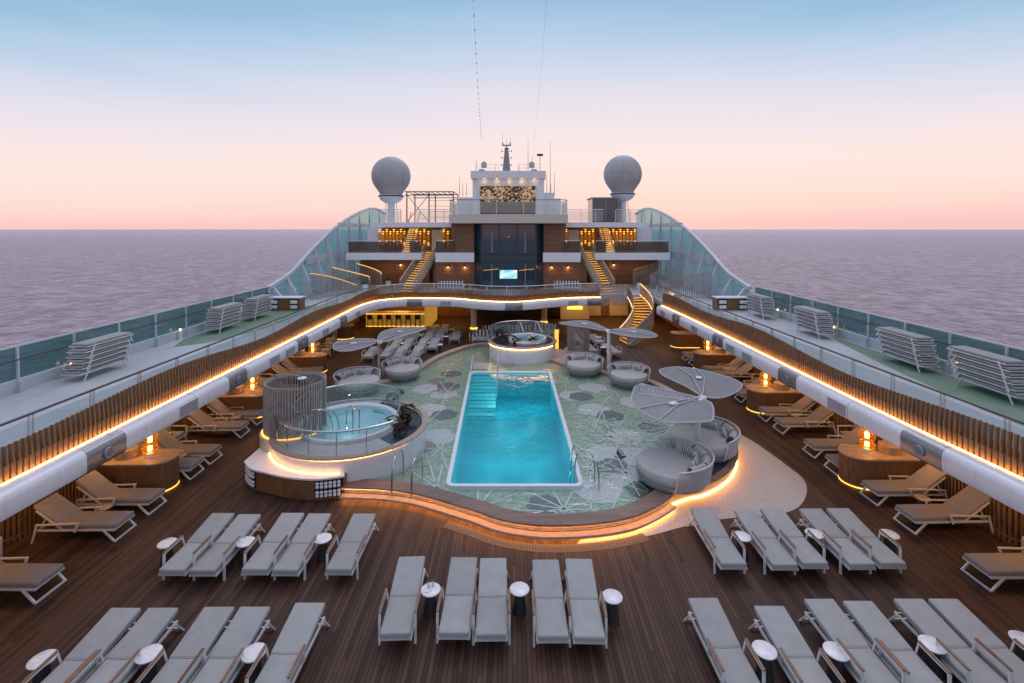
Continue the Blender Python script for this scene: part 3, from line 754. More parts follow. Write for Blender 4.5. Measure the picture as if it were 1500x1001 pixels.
def hexa(px, py, r, mi, z):
    c = at(px, py, .2); s.mi = mi; a0 = random.uniform(0, 1)
    pts = [(c.x+r*math.cos(a0+k*math.pi/3)*random.uniform(.92, 1.08), c.y+r*math.sin(a0+k*math.pi/3)) for k in range(6)]
    if all(okpt(*q) for q in pts): s.poly(pts, z)
for a, b in ((716, 722), (797, 740), (898, 683), (894, 609), (851, 581), (943, 718), (980, 652), (958, 626), (661, 548), (650, 608), (640, 693), (657, 566)): hexa(a, b, .56 if b > 640 else .62, 1, .206)
for a, b in ((877, 719), (887, 665), (868, 568), (915, 640), (925, 700), (845, 655), (642, 640), (630, 600), (846, 620), (668, 600), (870, 600), (840, 580), (705, 536), (930, 590), (650, 577), (625, 570), (930, 668), (665, 640), (640, 670), (855, 735)): hexa(a, b, .75, 2, .204)
for a, b in ((640, 558), (652, 572), (745, 535), (620, 655)): hexa(a, b, .5, 3, .208)
s.mi = 4
stars = [(826, 746), (917, 693), (925, 647), (620, 625), (655, 575), (690, 560), (637, 740), (985, 625), (860, 545), (830, 560), (690, 528), (640, 715), (1000, 600), (895, 640), (865, 690), (700, 745), (760, 533), (645, 660), (660, 535), (875, 620), (900, 575)]
for a, b in stars:
    c = at(a, b, .2); n = random.randint(9, 13)
    for k in range(n):
        ang = 2*math.pi*(k+random.uniform(-.3, .3))/n; Lr = random.uniform(.9, 2.6); st = .06; q = st
        while q < Lr:          # clip to the floor
            x, y = c.x+math.cos(ang)*(q+.1), c.y+math.sin(ang)*(q+.1)
            if not okpt(x, y): break
            q += .1
        if q > .2 and okpt(c.x, c.y):
            d = Vector((math.cos(ang), math.sin(ang), 0)); nn = Vector((-d.y, d.x, 0))*.023
            A = Vector((c.x, c.y, .211)); Bp = A+d*q
            s.face([s.bm.verts.new(v) for v in (A-nn, Bp-nn*.8, Bp+nn*.8, A+nn)])
s.mi = 0
fl = s.done('mosaic_floor', [M['floorgreen'], M['hexdark'], M['hexlilac'], M['hexbrown'], M['inlay']], T)
s = MB(); poly_with_hole(s, floor, hole, .3); s.done('water', M['shallow'], T)
s = MB(); s.sweep(fr, [(0, .33), (0, .365), (-.015, .38), (-.5, .38), (-.52, .365), (-.52, .19), (-.48, .19), (-.48, .33)]); s.done('coping', M['coping'], T)
s = MB(); s.sweep(bk, [(0, .3), (0, .365), (-.015, .38), (-.36, .38), (-.38, .365), (-.38, .19), (-.34, .19), (-.34, .3)]); s.done('coping', M['copingl'], T)
s = MB(); s.sweep(fr, [(-.08, 0), (-.08, .33), (-.1, .33), (-.1, 0)]); s.done('riser', M['copingl'], T)
s = MB(); s.sweep(bk, [(-.03, 0), (-.03, .3), (-.06, .3), (-.06, 0)]); s.done('riser', M['copingl'], T)
nf = pt_at(fr, lambda p: p[0] > at(985, 725, ZC).x)
f1 = fr[:nf]
s = MB(); s.sweep(f1, [(.16, .11), (.17, .14), (.16, .17), (-.08, .17), (-.08, .11)]); s.done('step', M['copingl'], T)
s = MB(); s.sweep(fr, [(-.078, .3), (-.05, .3), (-.05, .325), (-.078, .325)]); s.done('led_strip', M['led2'], T)
s = MB(); s.sweep(f1, [(.04, .085), (.1, .085), (.1, .105), (.04, .105)]); s.sweep(fr[nf-1:], [(-.075, .02), (-.04, .02), (-.04, .05), (-.075, .05)]); s.done('led_strip', M['led2'], T)
s = MB(); s.sweep(f1, [(-.0, .0), (.03, .0), (.03, .105), (-.0, .105)]); s.done('riser', M['coping'], T)
gr_path = fr[pt_at(fr, lambda p: p[0] > at(650, 780).x):pt_at(fr, lambda p: p[0] > at(940, 790).x)]
s = MB(); s.sweep(gr_path, [(.19, .006), (.5, .006)], pclosed=False); tag(s.done('drain_grating', M['grating']), 'perforated wooden drain grating curving along the foot of the pool step', 'drain grating')
st = [(1066, 628), (1077, 633), (1100, 645), (1128, 664), (1155, 684), (1175, 700), (1182, 716), (1178, 733), (1165, 746), (1140, 754), (1100, 757), (1050, 762), (1005, 771), (960, 783), (915, 793), (880, 799), (840, 802)]
stp = [tuple(v.xy) for v in crom([at(a, b, 0).xy for a, b in st], 4)]
s = MB(); s.poly(stp+[(2.2, 13.0), (4.2, 14.4), (5.6, 15.4), (6.8, 17.4)], .005)
tag(s.done('stone_path', M['stone']), kind='structure')
k0, k1 = pt_at(fr, lambda p: p[0] > at(1026, 711, ZC).x), len(fr)-3
s = MB(); s.sweep(fr[k0:k1], [(-.2, .384), (-.85, .384)], pclosed=False); s.done('planter_water', M['darktile'], T)
# raised black planter inside the near right edge
s = MB()
pl = [at(a, b, .34).xy for a, b in ((1000, 700), (1040, 686), (1062, 668), (1066, 652), (1058, 632), (1040, 618), (1015, 640), (1005, 672))]
s.poly([tuple(v) for v in crom(pl, 3, True)], .22, .345); o = s.done('planter_basin', M['darktile'], T)

# swimming pool
TP = thing('swimming_pool', 'rectangular turquoise swimming pool with white rim sunk in the splash pool', 'swimming pool', (0, 20, 0))
def rounded(P, r=.35, n=6):
    out_ = []
    for i, p in enumerate(P):
        a = (P[i-1]-p).normalized(); b = (P[(i+1) % len(P)]-p).normalized()
        A, B = p+a*r, p+b*r
        for k in range(n+1):
            t_ = k/n; out_.append((A*(1-t_)**2+p*2*t_*(1-t_)+B*t_*t_))
    return [(q.x, q.y) for q in out_]
RO = rounded([p.copy() for p in pool], .3)
s = MB(); s.sweep(RO, [(0.02, .19), (0.02, .33), (-.01, .345), (-.09, .345), (-.12, .33), (-.12, .19)], closed=True)
# corner fill so that the rounded rim meets the squared floor cut-out
s.sweep(hole, [(.02, .188), (-.14, .188), (-.14, .18), (.02, .18)], closed=True)
s.done('rim', M['shell'], TP, True)
RI = offset(RO, -.1, True)
s = MB(); s.sweep(RI, [(0, .25), (0, -1.0)], closed=True, pclosed=False); s.poly(RI, -1.0); s.done('basin', M['pooltile'], TP)
s = MB(); s.poly(offset(RO, -.09, True), .262); s.done('water', M['poolwater'], TP)
x0, x1 = pool[3].x+.15, pool[3].x+1.55; yb = pool[3].y-.12
for k in range(6):
    s = MB(); y_ = yb-k*.52; s.box(((x0+x1)/2-k*.02, (yb+y_-.5)/2-.0, .02-k*.19), (x1-x0, (yb-y_)+.5, .17)); s.done('pool_step', M['poolstep'], TP)
    s = MB(); s.box(((x0+x1)/2-k*.02, y_-.5, .11-k*.19), (x1-x0+.01, .06, .012)); s.done('step_edge', M['stepedge'], TP)
for p_ in ((-.8, 15.8), (.9, 15.8), (-.7, 18.5), (.9, 18.5), (.1, 21.3), (1.0, 24), (-.6, 23.6)): pointlight((p_[0], p_[1], -.2), 18, (.5, .95, 1), .12)
for x in (x0+.02, x1-.02):
    t = thing('pool_handrail', 'thin steel handrail at the far pool steps, '+('left one' if x < (x0+x1)/2 else 'right one'), 'handrail', (x, yb, .2), group='handrails at the pool steps')
    s = MB(); s.tube([(x, yb+.1, .2), (x, yb+.1, 1.15), (x, yb-.1, 1.22), (x, yb-.25, 1.1), (x-.02, yb-2.6, .15), (x-.02, yb-2.6, -.8)], .022, 8); s.done('tube', M['steel'], t, True)
# pool ladder near right
def ladder(name, label, pts_a, pts_b, rungs=None, r=.025):
    base = Vector(pts_a[0]); t = thing(name, label, 'ladder rail', base)
    s = MB(); s.tube(crom([Vector(p) for p in pts_a], 5), r, 8); s.done('rail', M['steel'], t, True)
    s = MB(); s.tube(crom([Vector(p) for p in pts_b], 5), r, 8); s.done('rail', M['steel'], t, True)
    if rungs:
        s = MB()
        for a, b in rungs: s.bar(a, b, .1, .03)
        s.done('rung', M['steeldk'], t)
def arch(xa, ya, za, xb, yb_, zb, h):
    return [(xa, ya, za), (xa, ya, za+h*.55), (xa+(xb-xa)*.12, ya+(yb_-ya)*.12, max(za, zb)+h*.97), (xa+(xb-xa)*.5, ya+(yb_-ya)*.5, max(za, zb)+h*1.04), (xa+(xb-xa)*.88, ya+(yb_-ya)*.88, max(za, zb)+h*.97), (xb, yb_, zb+h*.5), (xb, yb_, zb)]
pa, pb = at(863, 703, .25), at(869, 716, .25)
qa, qb = at(835, 695, .25), at(842, 706, .25)
ladder('pool_ladder', 'steel ladder rails arching over the near right pool rim', arch(qa.x, qa.y+.1, -.9, 2.55, pa.y+.0, .2, .85+.0), arch(qa.x+.05, qa.y-.42, -.9, 2.6, pa.y-.45, .2, .85),
       [((qa.x+.0, qa.y+.1, -.1-.22*k), (qa.x+.05, qa.y-.42, -.1-.22*k)) for k in range(4)])
ea, eb = at(574, 735, 0), at(603, 738, 0)
ladder('pool_ladder', 'steel entry handrails arching over the wooden edge beside the towel cabinet', arch(ea.x, ea.y, 0, ea.x+.1, ea.y+1.05, .2, .92), arch(eb.x, eb.y, 0, eb.x+.12, eb.y+1.05, .2, .92))
fa, fb = at(686, 508, .38), at(697, 507, .38)
ladder('pool_ladder', 'steel entry handrails at the far left edge of the splash pool', arch(fa.x, fa.y+.9, 0, fa.x+.1, fa.y-.1, .2, .95), arch(fb.x, fb.y+.9, 0, fb.x+.1, fb.y-.1, .2, .95))

# ------------------------------------------------------------------ hot tubs
def ring(s, c, prof, a0=0, a1=360, n=72): s.lathe(prof, c, max(4, int(n*(a1-a0)/360)), R(a0), R(a1))
def arcpts(c, r, a0, a1, z, n=40): return [(c[0]+r*math.cos(R(a0+(a1-a0)*k/n)), c[1]+r*math.sin(R(a0+(a1-a0)*k/n)), z) for k in range(n+1)]
def glassarc(t, c, r, a0, a1, z0, z1, step=22):
    s = MB(); s.tube(arcpts(c, r, a0, a1, z1), .03, 8); s.done('handrail', M['steel'], t, True)
    s = MB(); ring(s, (c[0], c[1], 0), [(r-.008, z0+.04), (r+.008, z0+.04), (r+.008, z1-.03), (r-.008, z1-.03), (r-.008, z0+.04)], a0, a1); s.done('glass_panel', M['clear'], t, True)
    k = a0
    while k <= a1+.1:
        s = MB(); x, y = c[0]+r*math.cos(R(k)), c[1]+r*math.sin(R(k)); s.bar((x, y, z0), (x, y, z1), .02); s.done('post', M['steel'], t); k += step
c1 = (-5.6, 17.0); ct = (-5.78, 17.15)
T1 = thing('hot_tub', 'large round white hot tub with glass rail at the near left of the pool', 'hot tub', (c1[0], c1[1], 0), group='round hot tubs')
s = MB(); ring(s, (*c1, 0), [(2.5, 0), (2.52, .6), (2.56, 1.08), (2.4, 1.08), (2.4, 0)]); s.done('drum_wall', M['white'], T1, True)
s = MB(); ring(s, (*c1, 0), [(2.43, 1.1), (2.63, 1.1), (2.65, 1.12), (2.63, 1.165), (2.43, 1.165), (2.43, 1.1)]); s.done('coping', M['copingl'], T1, True)
s = MB(); ring(s, (*c1, 0), [(2.535, 1.07), (2.575, 1.07), (2.575, 1.095), (2.535, 1.095), (2.535, 1.07)], 190, 330); s.done('led_strip', M['led2'], T1)
s = MB(); s.lathe([(1.62, 1.12), (2.44, 1.12)], (*c1, 0), 60, R(80), R(318)); s.done('tub_deck', M['tile'], T1)
s = MB(); s.lathe([(1.5, 1.0), (2.44, 1.0)], (*c1, 0), 40, R(-42), R(80)); s.done('planter_basin', M['darktile'], T1)
s = MB(); s.lathe([(1.55, 1.06), (2.435, 1.06)], (*c1, 0), 40, R(-42), R(80)); s.done('planter_water', M['darkwater'], T1)
s = MB(); s.lathe([(1.0, .6), (1.25, .75), (1.3, .95), (1.52, 1.0), (1.56, 1.2), (1.6, 1.24), (1.68, 1.25), (1.72, 1.22), (1.72, .98)], (*ct, 0), 60); s.lathe([(0, .6), (1.0, .6)], (*ct, 0), 60); s.done('tub_shell', M['shell'], T1, True)
s = MB(); s.lathe([(0, 1.17), (1.555, 1.17)], (*ct, 0), 60); s.done('water', M['tubwater'], T1)
glassarc(T1, c1, 2.46, 196, 318, 1.16, 1.9, 20.3)
glassarc(T1, ct, 1.8, 25, 240, 1.14, 1.95, 35.8)
s = MB(); a_ = arcpts(c1, 2.46, 318, 319, 1.9, 1)[0]; b_ = arcpts(ct, 1.8, 25, 26, 1.9, 1)[0]; s.tube([a_, ((a_[0]+b_[0])/2+.1, (a_[1]+b_[1])/2, 1.9), b_], .025, 8)
s.done('handrail', M['steel'], T1, True)
pointlight((ct[0], ct[1], .95), 5, (.6, .95, 1), .03)
for i, (px, py, lab) in enumerate(((462, 630, 'left'), (531, 625, 'right'))):
    p = at(px, py, 1.2); t = thing('tub_handrail', 'bent steel handrail entering the near hot tub, %s one' % lab, 'handrail', (p.x, p.y, 1.12), group='handrails of the near hot tub')
    sgn = 1 if i == 0 else -1
    for d in (0, .22*sgn):
        s = MB(); s.tube(crom([(p.x+d, p.y-.35, 1.12), (p.x+d, p.y-.35, 1.85), (p.x+d+.06*sgn, p.y-.25, 1.98), (p.x+d+.35*sgn, p.y+.15, 1.75), (p.x+d+.45*sgn, p.y+.35, 1.2), (p.x+d+.45*sgn, p.y+.35, .9)], 4), .022, 8); s.done('rail', M['steel'], t, True)
def sculpture(x, y, z, h, label, seed):
    rr = random.Random(seed); t = thing('bronze_sculpture', label, 'sculpture', (x, y, z), group='dark bronze sculptures in the planters')
    s = MB()
    for k in range(4):
        a = rr.uniform(0, 6.28); pts = []; rad = []
        for q in range(7):
            u = q/6; pts.append((x+math.cos(a+u*4)*(.1+.28*u)+.05*math.sin(u*9+k), y+math.sin(a+u*4)*(.1+.25*u), z+h*math.sin(u*(1.5+.5*k/2))*rr.uniform(.8, 1.0)*(1-.18*k))); rad.append(.05*(1-u*.7)*rr.uniform(.7, 1.5))
        s.tube(crom(pts, 2), .05, 8, rad=[rad[min(6, j//2)] for j in range(13)])
    s.done('twisted_stems', M['bronze'], t, True)
    s = MB(); s.lathe([(0, 0), (.14, 0), (.12, .06), (0, .06)], (x, y, z-.02), 12); s.done('foot', M['bronze'], t)
for i, (px, py, h, lab) in enumerate(((596, 615, .75, 'tallest dark bronze sculpture in the near hot tub planter'), (581, 628, .5, 'bent bronze sculpture at the front of the near hot tub planter'), (579, 588, .45, 'small bronze sculpture at the back of the near hot tub planter'))):
    p = at(px, py, 1.05); sculpture(p.x, p.y, 1.05, h, lab, i+3)

c2 = (.63, 29.7); ct2 = (.95, 30.2)
T2 = thing('hot_tub', 'smaller round white hot tub beyond the far end of the pool', 'hot tub', (c2[0], c2[1], 0), group='round hot tubs')
s = MB(); ring(s, (*c2, 0), [(2.0, 0), (2.03, 1.1), (1.9, 1.1), (1.9, 0)]); s.done('drum_wall', M['white'], T2, True)
s = MB(); ring(s, (*c2, 0), [(1.88, 1.13), (2.1, 1.13), (2.12, 1.15), (2.1, 1.2), (1.88, 1.2), (1.88, 1.13)]); s.done('coping', M['copingl'], T2, True)
s = MB(); ring(s, (*c2, 0), [(2.035, 1.09), (2.07, 1.09), (2.07, 1.12), (2.035, 1.12), (2.035, 1.09)], 180, 330); s.done('led_strip', M['led2'], T2)
s = MB(); s.lathe([(0, 1.1), (1.89, 1.1)], (*c2, 0), 50); s.done('planter_basin', M['darktile'], T2)
s = MB(); s.lathe([(.9, 1.1), (1.02, 1.16), (1.05, 1.24), (1.1, 1.27), (1.2, 1.27), (1.22, 1.1)], (*ct2, 0), 48); s.done('tub_shell', M['shell'], T2, True)
s = MB(); s.lathe([(0, 1.22), (1.04, 1.22)], (*ct2, 0), 48); s.done('water', M['tubwater'], T2)
glassarc(T2, c2, 1.98, -20, 200, 1.2, 2.0, 27.5)
for i, (dx, lab) in enumerate(((-.6, 'left'), (.55, 'right'))):
    x, y = ct2[0]+dx, ct2[1]+.75; t = thing('tub_handrail', 'white handrail at the back of the far hot tub, %s one' % lab, 'handrail', (x, y, 1.2), group='handrails of the far hot tub')
    s = MB(); s.tube([(x, y+.2, 1.2), (x, y+.2, 2.0), (x+.15, y, 2.05), (x+.4, y-.5, 1.5), (x+.4, y-.5, 1.2)], .025, 8); s.done('rail', M['frame'], t, True)
for i, (px, py, h) in enumerate(((731, 494, .85), (741, 499, .7), (756, 502, .5), (780, 503, .6), (737, 489, .6))):
    p = at(px, py, 1.12); sculpture(p.x, p.y, 1.12, h, 'bronze sculpture in the far hot tub planter, ' + ['tallest at the left', 'second from the left', 'small one at the front', 'curved one at the front right', 'rear left one'][i], i+20)

# shower screens
def shower(c, r, z0, z1, label, a0=0, a1=330, n=62, platform=True):
    t = thing('outdoor_shower', label, 'shower', (c[0], c[1], z0), group='slatted shower screens')
    for k in range(0, 1):
        s = MB()
        for j in range(n):
            a = R(a0+(a1-a0)*j/(n-1)); x, y = c[0]+r*math.cos(a), c[1]+r*math.sin(a)
            s.box((x, y, (z0+z1)/2), (.055, .04, z1-z0), rz=a)
        s.done('slat_screen', M['slatgrey'], t)
    s = MB(); s.sweep([(p[0], p[1]) for p in arcpts(c, r-.045, a0, a1, 0)], [(-.015, z1-.12), (.015, z1-.12), (.015, z1-.06), (-.015, z1-.06)]); s.done('ring_rail', M['slatgrey'], t); s = MB(); s.sweep([(p[0], p[1]) for p in arcpts(c, r-.045, a0, a1, 0)], [(-.015, z0+.12), (.015, z0+.12), (.015, z0+.18), (-.015, z0+.18)]); s.done('ring_rail', M['slatgrey'], t)
    s = MB(); s.tube([(c[0]-.3, c[1]+.3, z0), (c[0]-.3, c[1]+.3, z1+.0), (c[0]-.2, c[1]+.25, z1+.08), (c[0]+.15, c[1]+.1, z1+.05)], .022, 8); s.done('shower_pipe', M['steel'], t, True)
    s = MB(); s.lathe([(0, z1+.0), (.15, z1), (.15, z1+.025), (0, z1+.04)], (c[0]+.18, c[1]+.1, 0), 24); s.done('shower_head', M['white'], t, True)
    if platform:
        s = MB(); s.lathe([(0, 1.125), (r+.12, 1.125), (r+.14, 1.1), (r+.08, 0)], (c[0], c[1], 0), 40); s.done('platform', M['cream'], t, True)
        s = MB(); ring(s, (c[0], c[1], 0), [(r+.03, z0+.005), (r+.07, z0+.005), (r+.07, z0+.03), (r+.03, z0+.03), (r+.03, z0+.005)], 180, 340); s.done('led_strip', M['ledg'], t)
shower((-7.5, 16.75), .98, 1.13, 2.8, 'round grey slatted shower screen beside the near hot tub', 10, 350, 66)
shower((4.25, 30.9), .68, .32, 2.0, 'round grey slatted shower screen behind the far right daybeds', 0, 360, 46, False)
s = MB(); s.lathe([(0, 0), (.92, 0), (.92, .3), (0, .31)], (4.25, 30.9, 0), 30); s.poly([(2.4, 28.4), (3.6, 27.6), (3.9, 30.2), (2.7, 31)], .02, .36)
tag(s.done('shower_platform', M['copingl']), 'low pale wooden platform between the far hot tub and the daybeds', 'platform')

# towel cabinet
TC = thing('towel_cabinet', 'curved wooden towel cabinet with white top and folded towels at the near hot tub', 'cabinet', (-6.6, 14.4, 0))
zc = .7
co_ = [at(a, b, zc).xy for a, b in ((357.5, 676), (366, 686), (388, 692), (420, 699), (458, 702), (485, 700), (504.5, 697))]
ci_ = [at(a, b, zc).xy for a, b in ((504.5, 672), (470, 674), (430, 668), (400, 660), (385, 652))]
oc = [tuple(v) for v in crom(co_, 5)]; ic = [tuple(v) for v in ci_]
s = MB(); s.poly(oc+ic, zc-.05, zc); s.done('counter_top', M['white'], TC)
ob = offset(oc, -.06)
s = MB(); s.sweep(ob, [(0, .05), (0, zc-.05), (-.04, zc-.05), (-.04, .05)]); s.sweep(ob, [(-.05, 0), (-.05, .06), (-.1, .06), (-.1, 0)])
s.box((oc[-1][0]-.02, oc[-1][1]+.3, .35), (.03, .6, .62)); s.done('body', M['deskwood'], TC)
s = MB(); s.sweep(offset(c_path := [(p[0], p[1]) for p in arcpts(c1, 2.62, 204, 280, 0)], 0), [(-.02, zc+.01), (.02, zc+.01), (.02, zc+.035), (-.02, zc+.035)]); s.done('led_strip', M['leds'], TC)
dn = resample(ob, .04)
def nearest(px, py, z):
    q = at(px, py, z).xy; return min(range(len(dn)), key=lambda k: (dn[k]-q).length)
for (pa_, pb_) in (((462, 715), (503, 712)), ((362, 685), (378, 700))):
    i0, i1 = sorted((nearest(*pa_, .4), nearest(*pb_, .4)))
    seg = dn[i0:i1+1]
    if len(seg) < 3: continue
    s = MB(); s.sweep(seg, [(.003, .1), (.006, .1), (.006, .62), (.003, .62)]); sh = s.done('open_shelf', M['black'], TC)
    for zt in (.12, .38):
        s = MB(); nq = normals([tuple(q) for q in seg])
        for q in range(2, len(seg)-2, 3):
            for zz_ in (0, .1):
                c_ = Vector((seg[q].x, seg[q].y, zt+.05+zz_)); d_ = Vector((nq[q].x, nq[q].y, 0)); s.tube([c_-d_*.01, c_+d_*.03, c_+d_*.045], .05, 10, rad=[.052, .05, .03])
        s.done('rolled_towels', M['towel'], sh, True)

# ------------------------------------------------------------------ daybeds
def build_daybed():
    t = thing('round_daybed', 'x', 'daybed')
    s = MB(); s.lathe([(.9, 0), (1.0, 0), (1.06, .1), (1.06, .16), (0, .16)], n=44); s.done('base', M['grey'], t, True)
    s = MB(); s.lathe([(0, .49), (.55, .5), (.93, .49), (1.02, .46), (1.06, .38), (1.05, .24), (1.0, .165), (0, .165)], n=48); s.done('mattress', M['cushion2'], t, True)
    hz = lambda a: .48+.32*max(0, math.cos(a*.62))**.5
    s = MB(); n = 78
    for k in range(n):
        a = R(-95+190*k/(n-1)); a2 = a+.09
        s.bar((1.09*math.cos(a), 1.09*math.sin(a), .12), (1.2*math.cos(a2), 1.2*math.sin(a2), hz(a)), .012, .02)
    s.done('rope_back', M['ropeback'], t)
    s = MB()
    s.tube([(1.2*math.cos(R(a)+.09), 1.2*math.sin(R(a)+.09), hz(R(a))) for a in range(-95, 96, 5)], .022, 8)
    s.tube([(1.2*math.cos(R(-95)+.09), 1.2*math.sin(R(-95)+.09), hz(R(-95))), (1.09*math.cos(R(-95)), 1.09*math.sin(R(-95)), .1)], .02, 8)
    s.tube([(1.2*math.cos(R(95)+.09), 1.2*math.sin(R(95)+.09), hz(R(95))), (1.09*math.cos(R(95)), 1.09*math.sin(R(95)), .1)], .02, 8); s.done('back_frame', M['frame'], t, True)
    for k in range(4):
        a0 = -72+36*k+1.5
        s = MB(); s.lathe([(.82, .48), (1.06, .48), (1.11, .58), (1.12, .7), (1.06, .77), (.96, .76), (.87, .66), (.82, .48)], n=9, a0=R(a0), a1=R(a0+33))
        s.bm.verts.ensure_lookup_table()
        s.done('back_cushion', M['cushion2'], t, True)
    for k, a in enumerate((-30, 18, 40)):
        s = MB(); s.box((.74*math.cos(R(a)), .74*math.sin(R(a)), .63), (.12, .38, .3), rz=R(a), bevel=.05, ry=R(-22)); s.done('pillow', M['pillow'], t, True)
    return Proto(t)
day = build_daybed()
beds = [(984, 675, .42, -8, 'round grey daybed nearest the camera under the large parasol', 1.0), (1028, 637, .42, 22, 'round grey daybed behind the nearest one under the large parasol', 1.0),
        (921, 546, .5, 65, 'round grey daybed at the far right corner of the splash pool', .87), (855, 531, .5, 75, 'round grey daybed right of the far hot tub', .87),
        (589, 537, .5, 110, 'round grey daybed beside the left parasol pole, right one', .87), (525, 555, .5, 128, 'round grey daybed behind the near hot tub glass rail', .93)]
for px, py, z, rz, lab, sc in beds:
    p = at(px, py, .39+.5*sc); o = day.put((p.x, p.y, .39), R(rz), lab, 'round grey daybeds'); o.scale = (sc, sc, sc)
# pads which carry the daybeds
for i, (px, py, z, rz, lab, sc) in enumerate(beds):
    p = at(px, py, .39+.5*sc); s = MB(); pr = .6 if i < 2 else .84*sc; s.lathe([(0, .385), (pr, .385), (pr, .2), (pr*.95, 0)], (p.x, p.y, 0), 36)
    tag(s.done('round_plinth', M['grey'], None, True), 'low round plinth carrying the '+lab.replace('round grey ', ''), 'plinth', 'plinths under the daybeds')

# ------------------------------------------------------------------ parasols
def parasol(label, base, hub_px, zh, leaves, louvre=None, zv=None):
    h = at(hub_px[0], hub_px[1], zh)
    b = base or (h.x, h.y)
    t = thing('leaf_parasol', label, 'parasol', (b[0], b[1], .3), group='leaf shaped parasols')
    s = MB(); s.tube([(b[0], b[1], .3), (b[0], b[1], zh-.05), (h.x, h.y, zh)], .1, 14, rad=[.12, .1, .08]); s.done('pole', M['frame'], t, True)
    s = MB(); s.lathe([(0, zh-.08), (.14, zh-.08), (.14, zh+.04), (0, zh+.05)], (h.x, h.y, 0), 18); s.done('hub', M['frame'], t, True)
    for pts in leaves:
        P = [at(a, bb, zh+dz) for a, bb, dz in pts]
        C = crom(P, 5, True)
        cen = sum(C, Vector())/len(C)
        s = MB(); vs = [s.bm.verts.new(p) for p in C]; cv = s.bm.verts.new(cen+Vector((0, 0, .03)))
        mid = [s.bm.verts.new(cen+(p-cen)*.5+Vector((0, 0, .02))) for p in C]
        for i in range(len(C)):
            j = (i+1) % len(C); s.face([vs[i], vs[j], mid[j], mid[i]]); s.face([mid[i], mid[j], cv])
        lf = s.done('canopy', M['canopy'], t, True)
        s = MB(); s.tube([p+Vector((0, 0, 0)) for p in C], .026, 8, closed=True); s.done('rim', M['canopyframe'], lf, True)
        far = sorted(range(len(P)), key=lambda k: -(P[k]-h).length)[:4]
        d0 = (cen-h).normalized()
        s = MB(); Lc = (cen-h).length
        nn = Vector((-d0.y, d0.x, 0))
        for sg in (-1, 1):
            e1 = max(C, key=lambda p: (p-h).dot((d0+nn*sg*.32).normalized()))
            s.tube([h+Vector((0, 0, .05)), cen+nn*sg*.0+(e1-h)*.0+nn*sg*Lc*.1+Vector((0, 0, .07)), e1+Vector((0, 0, .03))], .022, 6)
        s.done('rib', M['canopyframe'], lf, True)
        s = MB(); s.box(tuple(cen+Vector((0, 0, .085))), (.28, .2, .03), rz=math.atan2(d0.y, d0.x)); s.done('bracket', M['frame'], lf)
    if louvre:
        A, B, C_, D = [at(a, bb, zh+.02) for a, bb in louvre]
        s = MB(); n = 22
        for k in range(n+1):
            u = k/n; s.bar(A.lerp(B, u), D.lerp(C_, u), .018, .03)
        s.tube([A, B, C_, D], .028, 8, closed=True); s.done('louvre', M['canopyframe'], t)
parasol('large grey leaf parasol with louvre over the near right daybeds', tuple(at(1022, 668, .34).xy), (1029, 583), 2.2,
        [[(937, 564, 0), (927, 576, 0), (926, 590, 0), (945, 606, 0), (972, 618, 0), (1010, 619, 0), (1040, 617, 0), (1045, 610, 0), (1044, 595, 0), (1034, 587, 0), (985, 574, 0)],
         [(1029, 580, 0), (1005, 566, 0), (975, 552, 0), (966, 544, 0), (972, 540, 0), (992, 538, 0), (1020, 541, 0), (1050, 548, 0), (1075, 556, 0), (1087, 564, 0), (1078, 575, 0), (1054, 583, 0)]],
        [(937, 562), (1024, 583), (1020, 588), (933, 577)][:4])
parasol('grey leaf parasol between the two far right daybeds', tuple(at(892, 541, .34).xy), (890, 484), 2.4,
        [[(819, 473.6, 0), (835, 471, 0), (858, 470.5, 0), (875, 475, 0), (889, 483, 0), (880, 484, 0), (860, 480, 0), (838, 477, 0)],
         [(891, 485, 0), (905, 482, 0), (930, 482, 0), (952, 486, 0), (963, 492, 0), (953, 495, 0), (930, 494, 0), (905, 490, 0)]])
parasol('pale leaf parasol beside the far left daybeds', tuple(at(555, 551, .34).xy), (556, 501), 2.15,
        [[(488, 509, 0), (492, 502, 0), (510, 497.5, 0), (540, 496.5, 0), (552, 499, 0), (545, 505, 0), (527, 511, 0), (510, 514.5, 0), (494, 514, 0)],
         [(554, 500, 0), (556, 490, 0), (566, 484, 0), (585, 480.5, 0), (610, 479.5, 0), (624, 481, 0), (612, 486, 0), (590, 492.5, 0), (568, 500, 0)]])

# ------------------------------------------------------------------ desks with lamps
def build_desk(sx):
    t = thing('service_desk', 'x', 'desk')
    # long along local +x away from the pool, rounded nose at x=0
    P = [(2.0, -.5), (.5, -.5)] + [(.5+.5*math.cos(R(a)), .5*math.sin(R(a))) for a in range(-100, -261, -16)] + [(.5, .5), (2.0, .5)]
    P = [(x*sx, y) for x, y in P]
    s = MB(); s.poly(P, .05, .9); s.done('body', M['deskwood'], t)
    s = MB()
    Q = resample([Vector(p) for p in P], .06)
    for q in Q: s.box((q.x, q.y, .48), (.022, .022, .84))
    s.done('tambour_slats', M['slat'], t)
    s = MB(); s.poly([(sum(p[0] for p in P)/len(P)*0+p[0]*1.03-(.03*sx if True else 0), p[1]*1.07) for p in P], .9, .95); s.done('desk_top', M['copingl'], t)
    s = MB(); s.sweep([(p[0]*1.0, p[1]*1.04) for p in P], [(-.015, .02), (.015, .02), (.015, .05), (-.015, .05)]); s.done('led_strip', M['ledg'], t)
    return Proto(t)
